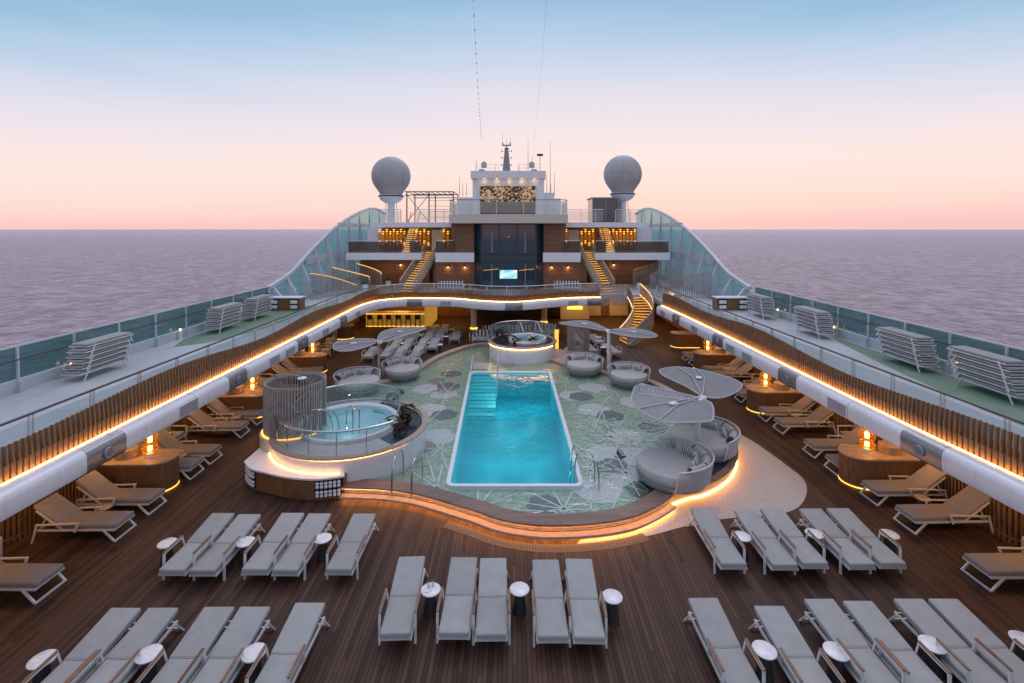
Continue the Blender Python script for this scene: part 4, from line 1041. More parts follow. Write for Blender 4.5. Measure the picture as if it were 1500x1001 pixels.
def build_lamp():
    t = thing('table_lamp', 'x', 'lamp')
    s = MB(); s.lathe([(0, 0), (.12, 0), (.1, .07), (.09, .12), (0, .12)], n=20); s.done('lamp_base', M['white'], t, True)
    s = MB(); s.lathe([(.09, .12), (.21, .18), (.23, .3), (.19, .37), (.1, .39), (.1, .41), (.21, .45), (.24, .55), (.21, .66), (.17, .7)], n=28); s.done('glass_shade', M['amberglass'], t, True)
    s = MB(); s.box((0, 0, .27), (.1, .1, .15), bevel=.02).box((0, 0, .55), (.1, .1, .17), bevel=.02); s.done('bulb', M['bulb'], t)
    return Proto(t)
lamp = build_lamp()
for sx in (-1, 1):
    dp = build_desk(sx)
    ys = (15.0, 20.9, 27.2, 35.5) if sx < 0 else (15.3, 21.4, 27.7, 33.0)
    for i, y in enumerate(ys):
        x = (10.45+(.8 if i == 3 and sx < 0 else 0)+(.4 if i == 3 else 0))*sx
        dp.put((x, y, 0), 0, 'curved wooden desk with glowing foot under the %s gallery, %s from the camera' % ('left' if sx < 0 else 'right', ORD[i]), 'desks under the galleries')
        if i < 3:
            lamp.put((x+sx*.75, y-.05, .952), 0, 'amber glass lamp on the %s desk under the %s gallery' % (ORD[i], 'left' if sx < 0 else 'right'), 'amber lamps on the desks')
            pointlight((x+sx*.75, y-.05, 1.3), 6, (1, .58, .22), .14)
            s = MB(); s.lathe([(0, .95), (.3, .95), (.3, 1.2), (0, 1.2)], (x+sx*1.5, y+.0, 0), 24)
            tag(s.done('round_caddy', M['copingl'], None, True), 'round wooden caddy on the %s desk under the %s gallery' % (ORD[i], 'left' if sx < 0 else 'right'), 'caddy', 'round caddies on the desks')

# back walls under galleries
for sx, nm_ in ((-1, 'left'), (1, 'right')):
    t = thing('cabana_wall', 'dark wooden back wall behind the loungers under the %s gallery' % nm_, 'wall', (sx*13.4, 22, 0))
    s = MB(); s.box((sx*13.45, 20, 1.21), (.1, 48, 2.42)); s.done('wall_panel', M['walnut'], t)
    s = MB(); s.box((sx*13.3, 20, 2.36), (.06, 48, .03)); s.done('led_strip', M['amber'], t)
    for j, (a, b) in enumerate(((5.5, 10.6), (11.9, 17.3), (18.4, 23.8), (24.9, 30.2), (31.2, 35.5))):
        tt = thing('slatted_screen', 'tall timber slat screen under the %s gallery, %s from the camera' % (nm_, ORD[j]), 'screen', (sx*12.65, (a+b)/2, 0), group='slat screens under the galleries')
        path = [(sx*(12.65+(.55*(1-min(1, (y-a)/.7, (b-y)/.7))**2 if True else 0)), y) for y in [a+(b-a)*q/60 for q in range(61)]]
        s = MB()
        for p in resample(path, .11): s.box((p.x, p.y, 1.2), (.06, .05, 2.4))
        s.done('slats', M['slat'], tt)
        s = MB(); s.sweep(path, [(-.015, 2.2), (.015, 2.2), (.015, 2.25), (-.015, 2.25)]); s.sweep(path, [(-.015, .1), (.015, .1), (.015, .15), (-.015, .15)]); s.done('cross_rail', M['slat'], tt)
    for y in (7.5, 11.3, 14.6, 17.9, 21.2, 24.4, 27.6, 30.8): arealight((sx*12.15, y, 2.36), .35, .8, 25, (1, .5, .16))

# cabana benches glimpsed in the gaps
def build_bench():
    t = thing('lounge_chair', 'x', 'chair')
    s = MB(); s.box((0, 0, .36), (.62, .62, .14), bevel=.03); s.done('seat_cushion', M['taupe'], t, True)
    s = MB(); s.box((.27, 0, .62), (.12, .6, .42), bevel=.03, ry=R(12)); s.done('back_cushion', M['taupe'], t, True)
    s = MB()
    for y in (-.34, .34):
        s.bar((-.34, y, .6), (.36, y, .6), .04); s.bar((-.34, y, .28), (.36, y, .28), .03)
    s.bar((.36, -.34, .28), (.36, .34, .28), .03); s.bar((-.34, -.34, .28), (-.34, .34, .28), .03); s.bar((.38, -.34, .85), (.38, .34, .85), .03)
    s.done('frame', M['frame'], t)
    for x in (-.34, .36):
        for y in (-.34, .34): s = MB(); s.bar((x, y, 0), (x, y, .6 if x < 0 else .85), .04); s.done('leg', M['frame'], t)
    return Proto(t)
chair = build_bench()
k = 0
for sx in (-1, 1):
    for j, y in enumerate((11.25, 17.85, 24.35)):
        chair.put((sx*12.6, y, 0), 0 if sx > 0 else math.pi, 'taupe lounge chair between slat screens under the %s gallery, %s from the camera' % ('left' if sx < 0 else 'right', ORD[j]), 'lounge chairs between the screens')
for i, (px, py, rz) in enumerate(((475, 523, 200), (490, 515, 150), (483, 504, 90), (465, 508, 180))):
    p = at(px, py); chair.put((p.x, p.y, 0), R(rz), 'lounge chair around the low table at the left before the bar, %s' % ['front one', 'right one', 'rear one', 'left one'][i], 'lounge chairs left of the bar')
p = at(477, 513); tab2.put((p.x, p.y, 0), 0, 'low round table among the lounge chairs left of the bar', None)

# ------------------------------------------------------------------ far end, pool level
def wall(name, label, x0, x1, y, z0, z1, m, d=.15, cat='wall'):
    s = MB(); s.box(((x0+x1)/2, y+d/2, (z0+z1)/2), (x1-x0, d, z1-z0)); return tag(s.done(name, m), label, cat)
t = thing('rear_wall', 'dark wooden wall with lit panels behind the bar at pool level', 'wall', (0, 44.6, 0))
s = MB(); s.box((0, 44.75, 1.21), (26.8, .2, 2.42)); s.done('cladding', M['walnut'], t)
for px0, px1, m in ((627, 659, 'walnut'), (862, 880, 'cream'), (893, 920, 'cream'), (975, 990, 'cream')):
    a = up(px0, 470, 44.5).x; b = up(px1, 470, 44.5).x; s = MB(); s.box(((a+b)/2, 44.6, 1.2), (b-a, .1, 2.3)); s.done('wall_panel', M[m], t)
s = MB(); s.box((0.2, 44.5, 1.2), (7.2, .1, 2.4)); s.done('wall_panel', M['black'], t)
t = thing('display_panel', 'cream wall panel with a lit niche at pool level right of centre', 'display panel', (5.3, 43, 0))
a, b = up(821, 447, 43), up(863, 469.5, 43)
s = MB(); s.box(((a.x+b.x)/2, 43, 1.2), (b.x-a.x, .2, 2.42)); s.done('panel', M['cream'], t)
a, b = up(831, 457, 42.9), up(853, 465, 42.9)
s = MB(); s.box(((a.x+b.x)/2, 42.88, 1.05), (b.x-a.x, .04, .32)); s.done('lit_niche', M['ledg'], t)
s = MB()
for k in range(14):
    s.box((random.uniform(a.x, b.x), 42.87, random.uniform(1.35, 2.0)), (random.uniform(.1, .3), .04, .05))
s.done('raised_motif', M['copingl'], t)
# bar
t = thing('bar_counter', 'long glowing yellow bar under the front gallery', 'bar', (-9.3, 39.7, 0))
xa, xb = up(536, 470, 39.7).x, up(622, 470, 39.7).x
s = MB(); s.box(((xa+xb)/2, 40.1, 1.12), (xb-xa+.2, .9, .07)); s.done('bar_top', M['cream'], t)
s = MB(); s.box(((xa+xb)/2, 40.05, .54), (xb-xa, .7, 1.06)); s.done('bar_front', mat('lit_onyx', (.5, .35, .1), .4, var=.4, scale=3, emit=(1, .55, .08), es=.14), t)
s = MB(); s.box(((xa+xb)/2, 39.66, 1.06), (xb-xa, .03, .03)).box(((xa+xb)/2, 39.66, .03), (xb-xa, .03, .04)); s.done('led_strip', M['ledg'], t)
s = MB(); s.box((xb+.25, 41.4, 1.2), (.5, 3.4, 2.4)); s.done('end_panel', mat('lit_end', (.5, .35, .1), .4, var=.2, emit=(1, .5, .07), es=.3), t)
s = MB(); s.box(((xa+xb)/2+.3, 43.9, 1.5), (xb-xa-.4, .5, .06)).box(((xa+xb)/2+.3, 43.9, 2.0), (xb-xa-.4, .5, .06)); s.done('back_shelf', M['ledg'], t)
for i, px in enumerate((531, 543, 557, 570, 584, 598, 612)):
    if i == 0:
        t = thing('bar_stool', 'x', 'bar stool')
        s = MB(); s.box((0, 0, .78), (.42, .4, .08), bevel=.03); s.done('seat', M['black'], t, True)
        s = MB(); s.box((0, -.2, .98), (.44, .05, .3), bevel=.02); s.done('backrest', M['black'], t, True)
        for x in (-.17, .17):
            for y in (-.16, .16): s = MB(); s.bar((x, y, .76), (x*1.25, y*1.25, 0), .03); s.done('leg', M['black'], t)
        s = MB(); s.bar((-.19, -.18, .25), (.19, -.18, .25), .02); s.done('footrest', M['steel'], t)
        stool = Proto(t)
    p = at(px, 478); stool.put((p.x*39/p.y, 39.0, 0), random.uniform(-.1, .1), 'black bar stool at the glowing bar, %s from the left' % ORD[i], 'black stools at the bar')
# columns
for i, (px, y, m) in enumerate(((694, 38.8, 'white'), (797, 41.5, 'cream'), (548, 42.5, 'cream'))):
    x = (px-CX)*y/F
    t = thing('support_column', ['white round column with glowing foot left of the far hot tub', 'cream column lit from below right of the far hot tub', 'cream column behind the bar stools'][i], 'column', (x, y, 0), group='columns under the front gallery')
    s = MB(); s.lathe([(0, .12), (.24, .12), (.24, 2.42), (0, 2.42)], (x, y, 0), 20); s.done('shaft', M[m], t, True)
    s = MB(); s.lathe([(0, .02), (.3, .02), (.3, .1), (0, .1)], (x, y, 0), 20); s.done('lit_foot', M['ledg'], t)
# striped sofas behind the far tub and on the gallery in front of the glazed house
def sofa(x, y, z, w, label, rz=0):
    t = thing('striped_sofa', label, 'sofa', (x, y, z), group='striped sofas')
    s = MB(); s.box((x, y, z+.32), (w, .7, .2), bevel=.03); s.done('seat_cushion', M['cushion2'], t, True)
    s = MB(); s.box((x, y+.38, z+.62), (w, .16, .5), bevel=.03); s.done('back_cushion', M['sofastripe'], t, True)
    for xx in (x-w/2+.05, x+w/2-.05):
        s = MB(); s.box((xx, y, z+.11), (.06, .6, .22)); s.done('leg', M['frame'], t)
        s = MB(); s.box((xx+(.06 if xx > x else -.06), y, z+.4), (.06, .75, .35), bevel=.02); s.done('armrest', M['frame'], t)
sofa(-.4, 35.5, 0, 3.6, 'long striped sofa behind the far hot tub'); sofa(-2.2, 33.9, 0, 1.1, 'single striped seat left of the far hot tub')
sofa(2.6, 36.2, 0, 1.8, 'short striped sofa right of the far hot tub')
sofa(-5.1, 40.2, ZD, 2.1, 'striped sofa on the front gallery left of the glazed lounge'); sofa(4.6, 40.2, ZD, 2.1, 'striped sofa on the front gallery right of the glazed lounge')
for i, (x, y) in enumerate(((-.6, 34.0), (.9, 34.4), (2.6, 34.8))):
    tab2.put((x, y, 0), 0, 'low lit round table before the striped sofas, %s from the left' % ORD[i], 'round tables before the striped sofas')
t = thing('lantern_post', 'short glowing lantern post right of the far hot tub', 'lantern', (2.9, 31.4, 0))
s = MB(); s.box((2.9, 31.4, .75), (.22, .22, 1.4)); s.done('lantern_body', M['amber'], t)
for x, y, e_ in ((-9.3, 41.2, 55), (-5, 42.5, 30), (-3, 39.5, 8), (5.5, 42, 40), (10.5, 40, 60), (8.7, 43, 35), (-12, 38, 25), (1.5, 37.0, 12), (-5.5, 38.2, 14), (11.5, 35, 25)): arealight((x, y, 2.38), .6, .6, e_*1.3)

# ------------------------------------------------------------------ spiral stair
SCn = (7.45, 36.1)
t = thing('spiral_stair', 'sweeping curved stair with lit treads from pool deck to the gallery', 'staircase', (SCn[0], SCn[1], 0))
NS = 17; A0, A1 = -80, 32
for k in range(NS):
    a = A0+(A1-A0)*k/NS; b = A0+(A1-A0)*(k+1)/NS; z = (k+1)*ZD/(NS+.0)
    s = MB()
    P = [(SCn[0]+r_*math.cos(R(q)), SCn[1]+r_*math.sin(R(q))) for r_, q in ((1.62, a), (2.95, a), (2.95, b), (1.62, b))]
    s.poly(P, z-.045, z); tr = s.done('tread', M['teak'], t)
    s = MB(); s.bar((*P[0], z-.055), (*P[1], z-.055), .018, .016); s.done('led_strip', M['ledg'], tr)
def helix(r, dz, a0=A0-1, a1=A1, n=40): return [(SCn[0]+r*math.cos(R(a0+(a1-a0)*k/n)), SCn[1]+r*math.sin(R(a0+(a1-a0)*k/n)), ZD*max(0, min(1, (k/n)))+dz) for k in range(n+1)]
for r_ in (1.58, 3.0):
    s = MB(); p = helix(r_, 0); s.sweep(p, [(-.02, -.28), (.02, -.28), (.02, .08), (-.02, .08)]); s.done('stringer', M['slatgrey'], t)
    s = MB()
    for q in helix(r_, 0, n=int(60*r_/2)): s.bar((q[0], q[1], q[2]+.06), (q[0], q[1], q[2]+.95), .05, .04)
    s.done('slat_balustrade', M['slatgrey'], t)
    s = MB(); s.tube(helix(r_, 1.0), .035, 8); s.done('handrail', M['copingl'], t, True)
    s = MB(); s.tube(helix(r_-.03, .1), .015, 6); s.tube(helix(r_-.02*(1 if r_ > 2 else -1), .955), .012, 6); s.done('led_strip', M['leds'], t)
for q in (-60, -30, 0, 25): 
    k = (q-A0)/(A1-A0); pointlight((SCn[0]+2.3*math.cos(R(q)), SCn[1]+2.3*math.sin(R(q)), ZD*k+.5), 6, (1, .55, .15), .2)
def slatrun(path, z0, ztop, label, name='slatted_balustrade', m='slatgrey', step=.17, led=True, lean=0, cat='balustrade', group=None):
    """path 2d (+z0 list); ztop callable on 0..1"""
    P = [Vector(p) for p in path]
    t = thing(name, label, cat, (P[0].x, P[0].y, z0), group=group)
    ps = resample([p.xy for p in P], step); n = len(ps); s = MB()
    for i, p in enumerate(ps):
        u = i/max(1, n-1); s.bar((p.x, p.y, z0), (p.x+lean, p.y, ztop(u)), .065, .04)
    s.done('slat_panel', M[m], t)
    s = MB(); s.tube([(p.x+lean, p.y, ztop(i/max(1, n-1))) for i, p in enumerate(ps)], .035, 6); s.done('handrail', M['copingl'], t, True)
    if led:
        s = MB(); s.tube([(p.x+lean-.02, p.y-.03, ztop(i/max(1, n-1))-.05) for i, p in enumerate(ps)], .016, 6); s.done('led_strip', M['ledg'], t)
    s = MB(); s.tube([(p.x, p.y, z0+.06) for p in ps], .02, 6); s.done('bottom_rail', M[m], t)
    return t
slatrun([(6.5, 35.45), (7.4, 35.6), (8.6, 36.2)], 2.4, lambda u: 3.85, 'grey slat balustrade on the landing at the top of the spiral stair', led=False, step=.14)

# curved slat dividers at the sides of the gallery
def pth(pts, n=8): return [tuple(v) for v in crom([Vector(p) for p in pts], n)]
slatrun(pth([(-14.95, 35.9), (-14.3, 37.0), (-13.5, 38.6), (-12.9, 40.2)]), ZD, lambda u: 4.75-1.35*u**1.3, 'front slatted divider with lit handrail on the left gallery corner', m='slatgrey', cat='divider')
slatrun(pth([(-15.3, 41.2), (-14.4, 41.8), (-13.4, 42.3), (-12.6, 42.5), (-12.3, 41.8)]), ZD, lambda u: 4.8-1.1*u, 'middle slatted divider with lit handrail on the left gallery corner', cat='divider')
slatrun(pth([(-14.4, 45), (-13, 45), (-12.1, 44.5), (-11.8, 43.8)]), ZD, lambda u: 4.85-.95*u, 'rear slatted divider with lit handrail on the left gallery corner', cat='divider')
slatrun(pth([(14.95, 36.3), (13.8, 37.0), (12.6, 38.2), (11.9, 39.4)]), ZD, lambda u: 4.75-1.2*u**1.3, 'front slatted divider on the right gallery corner', led=False, cat='divider')
slatrun(pth([(14.8, 42.5), (13.6, 42.6), (12.6, 42.5), (12.0, 41.9), (12.1, 41.2)]), ZD, lambda u: 4.8-1.0*u, 'middle slatted divider on the right gallery corner', led=False, cat='divider')
slatrun(pth([(13.8, 45), (12.2, 45), (11.2, 44.4), (11.0, 43.5)]), ZD, lambda u: 4.95-.95*u, 'rear slatted divider on the right gallery corner', led=False, cat='divider')

# ------------------------------------------------------------------ superstructure
t = thing('deckhouse', 'tiered white and walnut deckhouse with glazed centre facing the pool', 'deckhouse', (0, 45, ZD))
s = MB()
def bx(s, x0, x1, y0, y1, z0, z1): s.box(((x0+x1)/2, (y0+y1)/2, (z0+z1)/2), (x1-x0, y1-y0, z1-z0)); return s
# rear masses
s = MB(); bx(s, -14.5, 14.0, 48.4, 62, ZD+.01, 8.2); s.done('core_wall', M['white'], t)
s = MB(); bx(s, -14.45, -7.9, 46.0, 48.39, ZD+.005, 5.2); s.done('recess_wall', M['walnut'], t)
s = MB(); bx(s, 7.5, 13.9, 46.0, 48.39, ZD+.005, 5.2); s.done('recess_wall', M['walnut'], t)
s = MB(); bx(s, -6.8, -3.35, 43.0, 48.38, ZD+.005, 5.12); s.done('wall', M['walnut'], t)
s = MB(); bx(s, 2.8, 5.95, 43.0, 48.38, ZD+.005, 5.12); s.done('wall', M['walnut'], t)
s = MB(); bx(s, -5.35, -3.35, 42.6, 48.37, 5.97, 8.5); s.done('wall', M['walnut'], t)
s = MB(); bx(s, 2.8, 4.75, 42.6, 48.37, 5.97, 8.5); s.done('wall', M['walnut'], t)
s = MB(); bx(s, -12.7, -5.36, 47.2, 48.36, 5.97, 8.15); s.done('lantern_wall', M['walnut'], t)
s = MB(); bx(s, 4.76, 12.2, 47.2, 48.36, 5.97, 8.15); s.done('lantern_wall', M['walnut'], t)
# floor slabs
s = MB(); bx(s, -14.6, -7.95, 42.5, 48.35, 5.3, 5.92); s.done('floor_slab', M['white'], t)
s = MB(); bx(s, 7.3, 13.9, 42.5, 48.35, 5.3, 5.92); s.done('floor_slab', M['white'], t)
s = MB(); bx(s, -6.65, -3.3, 41.9, 48.34, 5.15, 5.96); s.done('floor_slab', M['white'], t)
s = MB(); bx(s, 2.7, 5.95, 41.9, 48.34, 5.15, 5.96); s.done('floor_slab', M['white'], t)
s = MB(); bx(s, -7.949, -6.651, 44.9, 48.33, 5.3, 5.9); s.done('floor_slab', M['white'], t)
s = MB(); bx(s, 5.951, 7.299, 44.9, 48.33, 5.3, 5.9); s.done('floor_slab', M['white'], t)
s = MB(); bx(s, -12.7, -5.41, 43.2, 61, 8.17, 8.62); s.done('floor_slab', M['white'], t)
s = MB(); bx(s, 4.81, 12.2, 43.2, 61, 8.17, 8.62); s.done('floor_slab', M['white'], t)
s = MB(); s.poly([(-5.4, 41.4), (-5.0, 41.0), (4.4, 41.0), (4.8, 41.4), (4.8, 61), (-5.4, 61)], 8.51, 9.28); s.done('upper_platform', M['cream'], t)
# tower
s = MB(); bx(s, -3.75, 3.05, 46, 56, 9.285, 12.8); s.done('tower_wall', M['white'], t)
s = MB(); bx(s, -3.9, 3.2, 45.5, 56.2, 12.8, 13.5); s.done('tower_roof', M['white'], t)
s = MB(); bx(s, -5.35, -3.751, 47, 56, 9.282, 11.1); bx(s, 3.051, 4.1, 47, 56, 9.282, 11.55); bx(s, 4.1, 4.78, 47.2, 56, 9.282, 11.0); s.done('side_bay', M['white'], t)
s = MB()
for k in range(5): s.box((-2.7+1.2*k+.05, 45.75, 12.79), (.08, .08, .02))
s.done('spotlight', M['leds'], t)
for k in range(5): pointlight((-2.65+1.2*k, 45.7, 12.55), 2.2, (1, .6, .3), .05)
s = MB(); bx(s, -3.02, 2.22, 45.9, 45.998, 10.6, 12.1); s.done('mural_panel', M['art'], t)
s = MB(); bx(s, -3.02, 2.22, 45.92, 45.997, 9.3, 10.58); s.done('dark_window', M['darkglass'], t)
# glazed centre
gz = thing('glazed_lounge', 'two storey dark glazed lounge front with navy frames at the centre', 'glazed facade', (-.3, 42, ZD))
s = MB(); s.poly([(-3.28, 43.2), (-2.6, 42.1), (2.05, 42.1), (2.72, 43.2), (2.72, 48.3), (-3.28, 48.3)], ZD+.005, 8.49)
s.done('interior', M['black'], gz)
def pane(x0, y0, x1, y1, z0, z1):
    s = MB(); s.bar((x0, y0, (z0+z1)/2), (x1, y1, (z0+z1)/2), .03, z1-z0); s.done('window_pane', M['darkglass'], gz)
FR = [(-3.32, 43.1), (-2.62, 42.0), (-1.1, 42.0), (.45, 42.0), (2.05, 42.0), (2.76, 43.1)]
for a, b in zip(FR, FR[1:]):
    for z0, z1 in ((ZD+.05, 5.15), (5.85, 8.4)): pane(a[0], a[1], b[0], b[1], z0, z1)
s = MB()
for a in FR: s.box((a[0], a[1], (ZD+8.5)/2), (.14, .14, 8.5-ZD))
for a, b in zip(FR, FR[1:]):
    s.bar((a[0], a[1]-.02, 5.5), (b[0], b[1]-.02, 5.5), .12, .62); s.bar((a[0], a[1]-.02, 8.44), (b[0], b[1]-.02, 8.44), .12, .1); s.bar((a[0], a[1]-.02, ZD+.05), (b[0], b[1]-.02, ZD+.05), .1, .1)
s.done('window_frame', M['navy'], gz)
s = MB()
for x in (-1.75, 1.15):
    s.box((x, 41.97, 6.9), (.09, .02, 1.9)); s.box((x, 41.97, 3.9), (.07, .02, 2.2))
s.done('inner_column', M['grey'], gz)
s = MB(); a = up(732, 396, 41.9); b = up(757.5, 408.5, 41.9); s.box(((a.x+b.x)/2, 41.94, (a.z+b.z)/2), (b.x-a.x, .03, a.z-b.z)); s.done('television_screen', M['tv'], gz)
s = MB()
for x0_, x1_, z_ in ((-2.5, -1.2, 4.5), (.6, 1.9, 4.5)): s.bar((x0_, 41.96, z_-.08), (x1_, 41.96, z_+.05), .02, .018)
s.box((-.3, 41.96, 7.35), (.06, .02, .06)); s.done('ceiling_light', M['amber'], gz)
# doors
for i, (a, b) in enumerate(((632, 648), (833, 848.5))):
    p, q = up(a, 338, 46.9), up(b, 369, 46.9)
    t2 = thing('white_door', 'white door between lantern panels on the upper %s terrace' % ('left', 'right')[i], 'door', (p.x, 47.1, 5.93), group='doors on the upper terrace')
    s = MB(); bx(s, p.x, q.x, 47.08, 47.18, 5.97, 7.95); s.done('leaf', M['white'], t2); s = MB(); bx(s, p.x+.08, p.x+.12, 47.02, 47.08, 6.9, 7.1); s.done('handle', M['steel'], t2)
# lanterns
def build_lantern():
    t = thing('wall_lantern', 'x', 'wall lantern')
    prof = [(.0, 0), (.1, .0), (.07, .1), (.06, .2), (.12, .36), (.17, .55), (.17, .75), (.12, .94), (.06, 1.1), (.07, 1.2), (.1, 1.3), (0, 1.3)]
    s = MB(); s.lathe(prof, n=14); s.done('shade', mat('gold_lantern', (.5, .22, .03), .35, metal=.3, var=.2, emit=(1, .36, .03), es=.12), t, True)
    s = MB(); s.lathe([(0, -.02), (.1, -.02), (.1, .03), (0, .03)], n=12); s.lathe([(0, 1.27), (.1, 1.27), (.1, 1.33), (0, 1.33)], n=12)
    s.lathe([(.062, .14), (.08, .16), (.08, .22), (.062, .24)], n=12); s.lathe([(.062, 1.06), (.08, 1.08), (.08, 1.14), (.062, 1.16)], n=12); s.done('bulb', M['ledg'], t)
    return Proto(t)
lt = build_lantern()
pxs = [(556+5.2*k) for k in range(8)] + [(609.5+6*k) for k in range(4)] + [650, 656] + [829.5] + [852+5.6*k for k in range(4)] + [893+5.3*k for k in range(8)]
for i, px in enumerate(pxs):
    x = (px-CX)*47.0/F; side = 'left' if px < 750 else 'right'
    lt.put((x, 47.02, 6.66-(.2 if i % 2 else 0)), 0, 'gold hourglass wall lantern on the upper %s terrace, %s from the left there' % (side, ORD[i if i < 14 else i-14]), 'gold lanterns on the upper terrace')
for px in (575, 618, 653, 862, 910, 895): pointlight(((px-CX)*46.6/F, 46.5, 7.6), 1.6, (1, .5, .1), .2)
for i, px in enumerate((656, 681, 808, 832, 587, 899)):
    y = 42.9 if i < 4 else 45.9; x = (px-CX)*y/F
    t2 = thing('wall_downlight', 'small warm wall downlight %s' % ['on the walnut wall, far left of the lounge', 'on the walnut wall just left of the lounge', 'on the walnut wall just right of the lounge', 'on the walnut wall, far right of the lounge', 'in the left recess', 'in the right recess'][i], 'wall light', (x, y, 4.6), group='wall downlights on the front gallery')
    s = MB(); s.lathe([(0, 4.72), (.06, 4.72), (.09, 4.62), (0, 4.62)], (x, y-.05, 0), 12); s.done('shade', M['white'], t2); s = MB(); s.lathe([(0, 4.6), (.07, 4.6), (.07, 4.612), (0, 4.612)], (x, y-.05, 0), 12); s.done('lens', M['bulb'], t2)
    pointlight((x, y-.2, 4.5), 5, (1, .5, .12), .05)
for x in (-12, 11.5, -7.3, 7): arealight((x, 44.6, 5.1), .5, .5, 14)
for x in (-10, 9.5): arealight((x, 45.5, 8.1), 3, .3, 10)

# railings of the upper levels
rail('glass_railing', [(-5.35, 46.5), (-5.35, 41.5), (-4.95, 41.1), (4.35, 41.1), (4.75, 41.5), (4.75, 46.5)], 'glass railing with dark rail around the top platform', 9.28, 10.5, 2.3, hand='navy', postm='steel', gm='clear')
rail('glass_railing', [(-12.6, 43.4), (-9.9, 43.4)], 'glass railing on the top left deck, outer length', 8.62, 9.75, 1.3, hand='steel')
rail('glass_railing', [(-8.7, 43.4), (-5.5, 43.4)], 'glass railing on the top left deck beside the platform', 8.62, 9.75, 1.3, hand='steel')
rail('glass_railing', [(4.9, 43.4), (8.2, 43.4)], 'glass railing on the top right deck beside the platform', 8.62, 9.75, 1.3, hand='steel')
rail('glass_railing', [(9.3, 43.4), (12.1, 43.4)], 'glass railing on the top right deck, outer length', 8.62, 9.75, 1.3, hand='steel')
def balus(x0, x1, y, z, label):
    t = thing('slatted_balustrade', label, 'balustrade', (x0, y, z)); s = MB(); n = int((x1-x0)/.11)
    for k in range(n+1): s.bar((x0+k*.11, y, z), (x0+k*.11+.0, y-.06, z+1.0), .035, .03)
    s.done('slat_panel', M['slat'], t); s = MB(); s.tube([(x0, y-.06, z+1.05), (x1, y-.06, z+1.05)], .03, 6); s.done('handrail', M['steel'], t, True)
    s = MB(); bx(s, x0, x1, y+.03, y+.05, z+.0, z+.95); s.done('glass_panel', M['smoke'], t)
balus(-14.4, -9.75, 42.6, 5.93, 'slatted terrace balustrade above the left recess')
balus(-9.0, -8.0, 42.6, 5.93, 'short slatted balustrade between the two left stairs')
balus(-6.6, -5.1, 42.0, 5.97, 'short slatted balustrade left of the glazed lounge')
balus(4.5, 5.9, 42.0, 5.97, 'short slatted balustrade right of the glazed lounge')
balus(7.35, 8.3, 42.6, 5.93, 'short slatted balustrade between the two right stairs')
balus(9.1, 13.8, 42.6, 5.93, 'slatted terrace balustrade above the right recess')

def stair(p0, p1, w, n, label, slats=True, mt='teak'):
    p0, p1 = Vector(p0), Vector(p1); d = (p1-p0); dh = Vector((d.x, d.y, 0)).normalized(); sd = Vector((-dh.y, dh.x, 0))
    t = thing('straight_stair', label, 'staircase', p0)
    for k in range(n):
        c = p0+d*((k+.5)/n); c.z = p0.z+d.z*(k+1)/n
        s = MB(); s.box((c.x, c.y, c.z-.03), (w, d.xy.length/n*1.1, .05), rz=math.atan2(dh.y, dh.x)-math.pi/2); tr = s.done('tread', M[mt], t)
        e0 = c-dh*(d.xy.length/n*.5)
        s = MB(); s.bar(e0-sd*w*.48+Vector((0, 0, -.07)), e0+sd*w*.48+Vector((0, 0, -.07)), .02, .025); s.done('led_strip', M['ledg'], tr)
    for sg in (-1, 1):
        a = p0+sd*sg*(w/2+.04); b = p1+sd*sg*(w/2+.04)
        s = MB(); s.bar(a+Vector((0, 0, -.05)), b+Vector((0, 0, -.05)), .04, .34); s.done('stringer', M['slatgrey' if slats else 'white'], t)
        if slats:
            s = MB(); m = int(d.length/.12)
            for k in range(m+1):
                q = a.lerp(b, k/m); s.bar(q, q+Vector((0, 0, 1.0)), .03, .02)
            s.done('slat_balustrade', M['slatgrey'], t)
            s = MB(); s.bar(a+Vector((0, 0, .96)), b+Vector((0, 0, .96)), .012, .012); s.done('led_strip', M['ledg'], t)
        s = MB(); s.tube([a+Vector((0, 0, 1.02)), b+Vector((0, 0, 1.02))], .035, 6); s.done('handrail', M['copingl' if slats else 'black'], t, True)
stair((-8.75, 40.0, ZD), (-7.35, 44.7, 5.9), 1.15, 17, 'left slatted stair with lit treads from the gallery up to the terrace')
stair((7.95, 40.0, ZD), (6.75, 44.7, 5.9), 1.15, 17, 'right slatted stair with lit treads from the gallery up to the terrace')
stair((-9.35, 43.3, 5.93), (-9.35, 46.9, 8.62), .75, 15, 'narrow left stair with lit treads from the terrace to the top deck', False, 'cream')
stair((8.75, 43.3, 5.93), (8.75, 46.9, 8.62), .75, 15, 'narrow right stair with lit treads from the terrace to the top deck', False, 'cream')

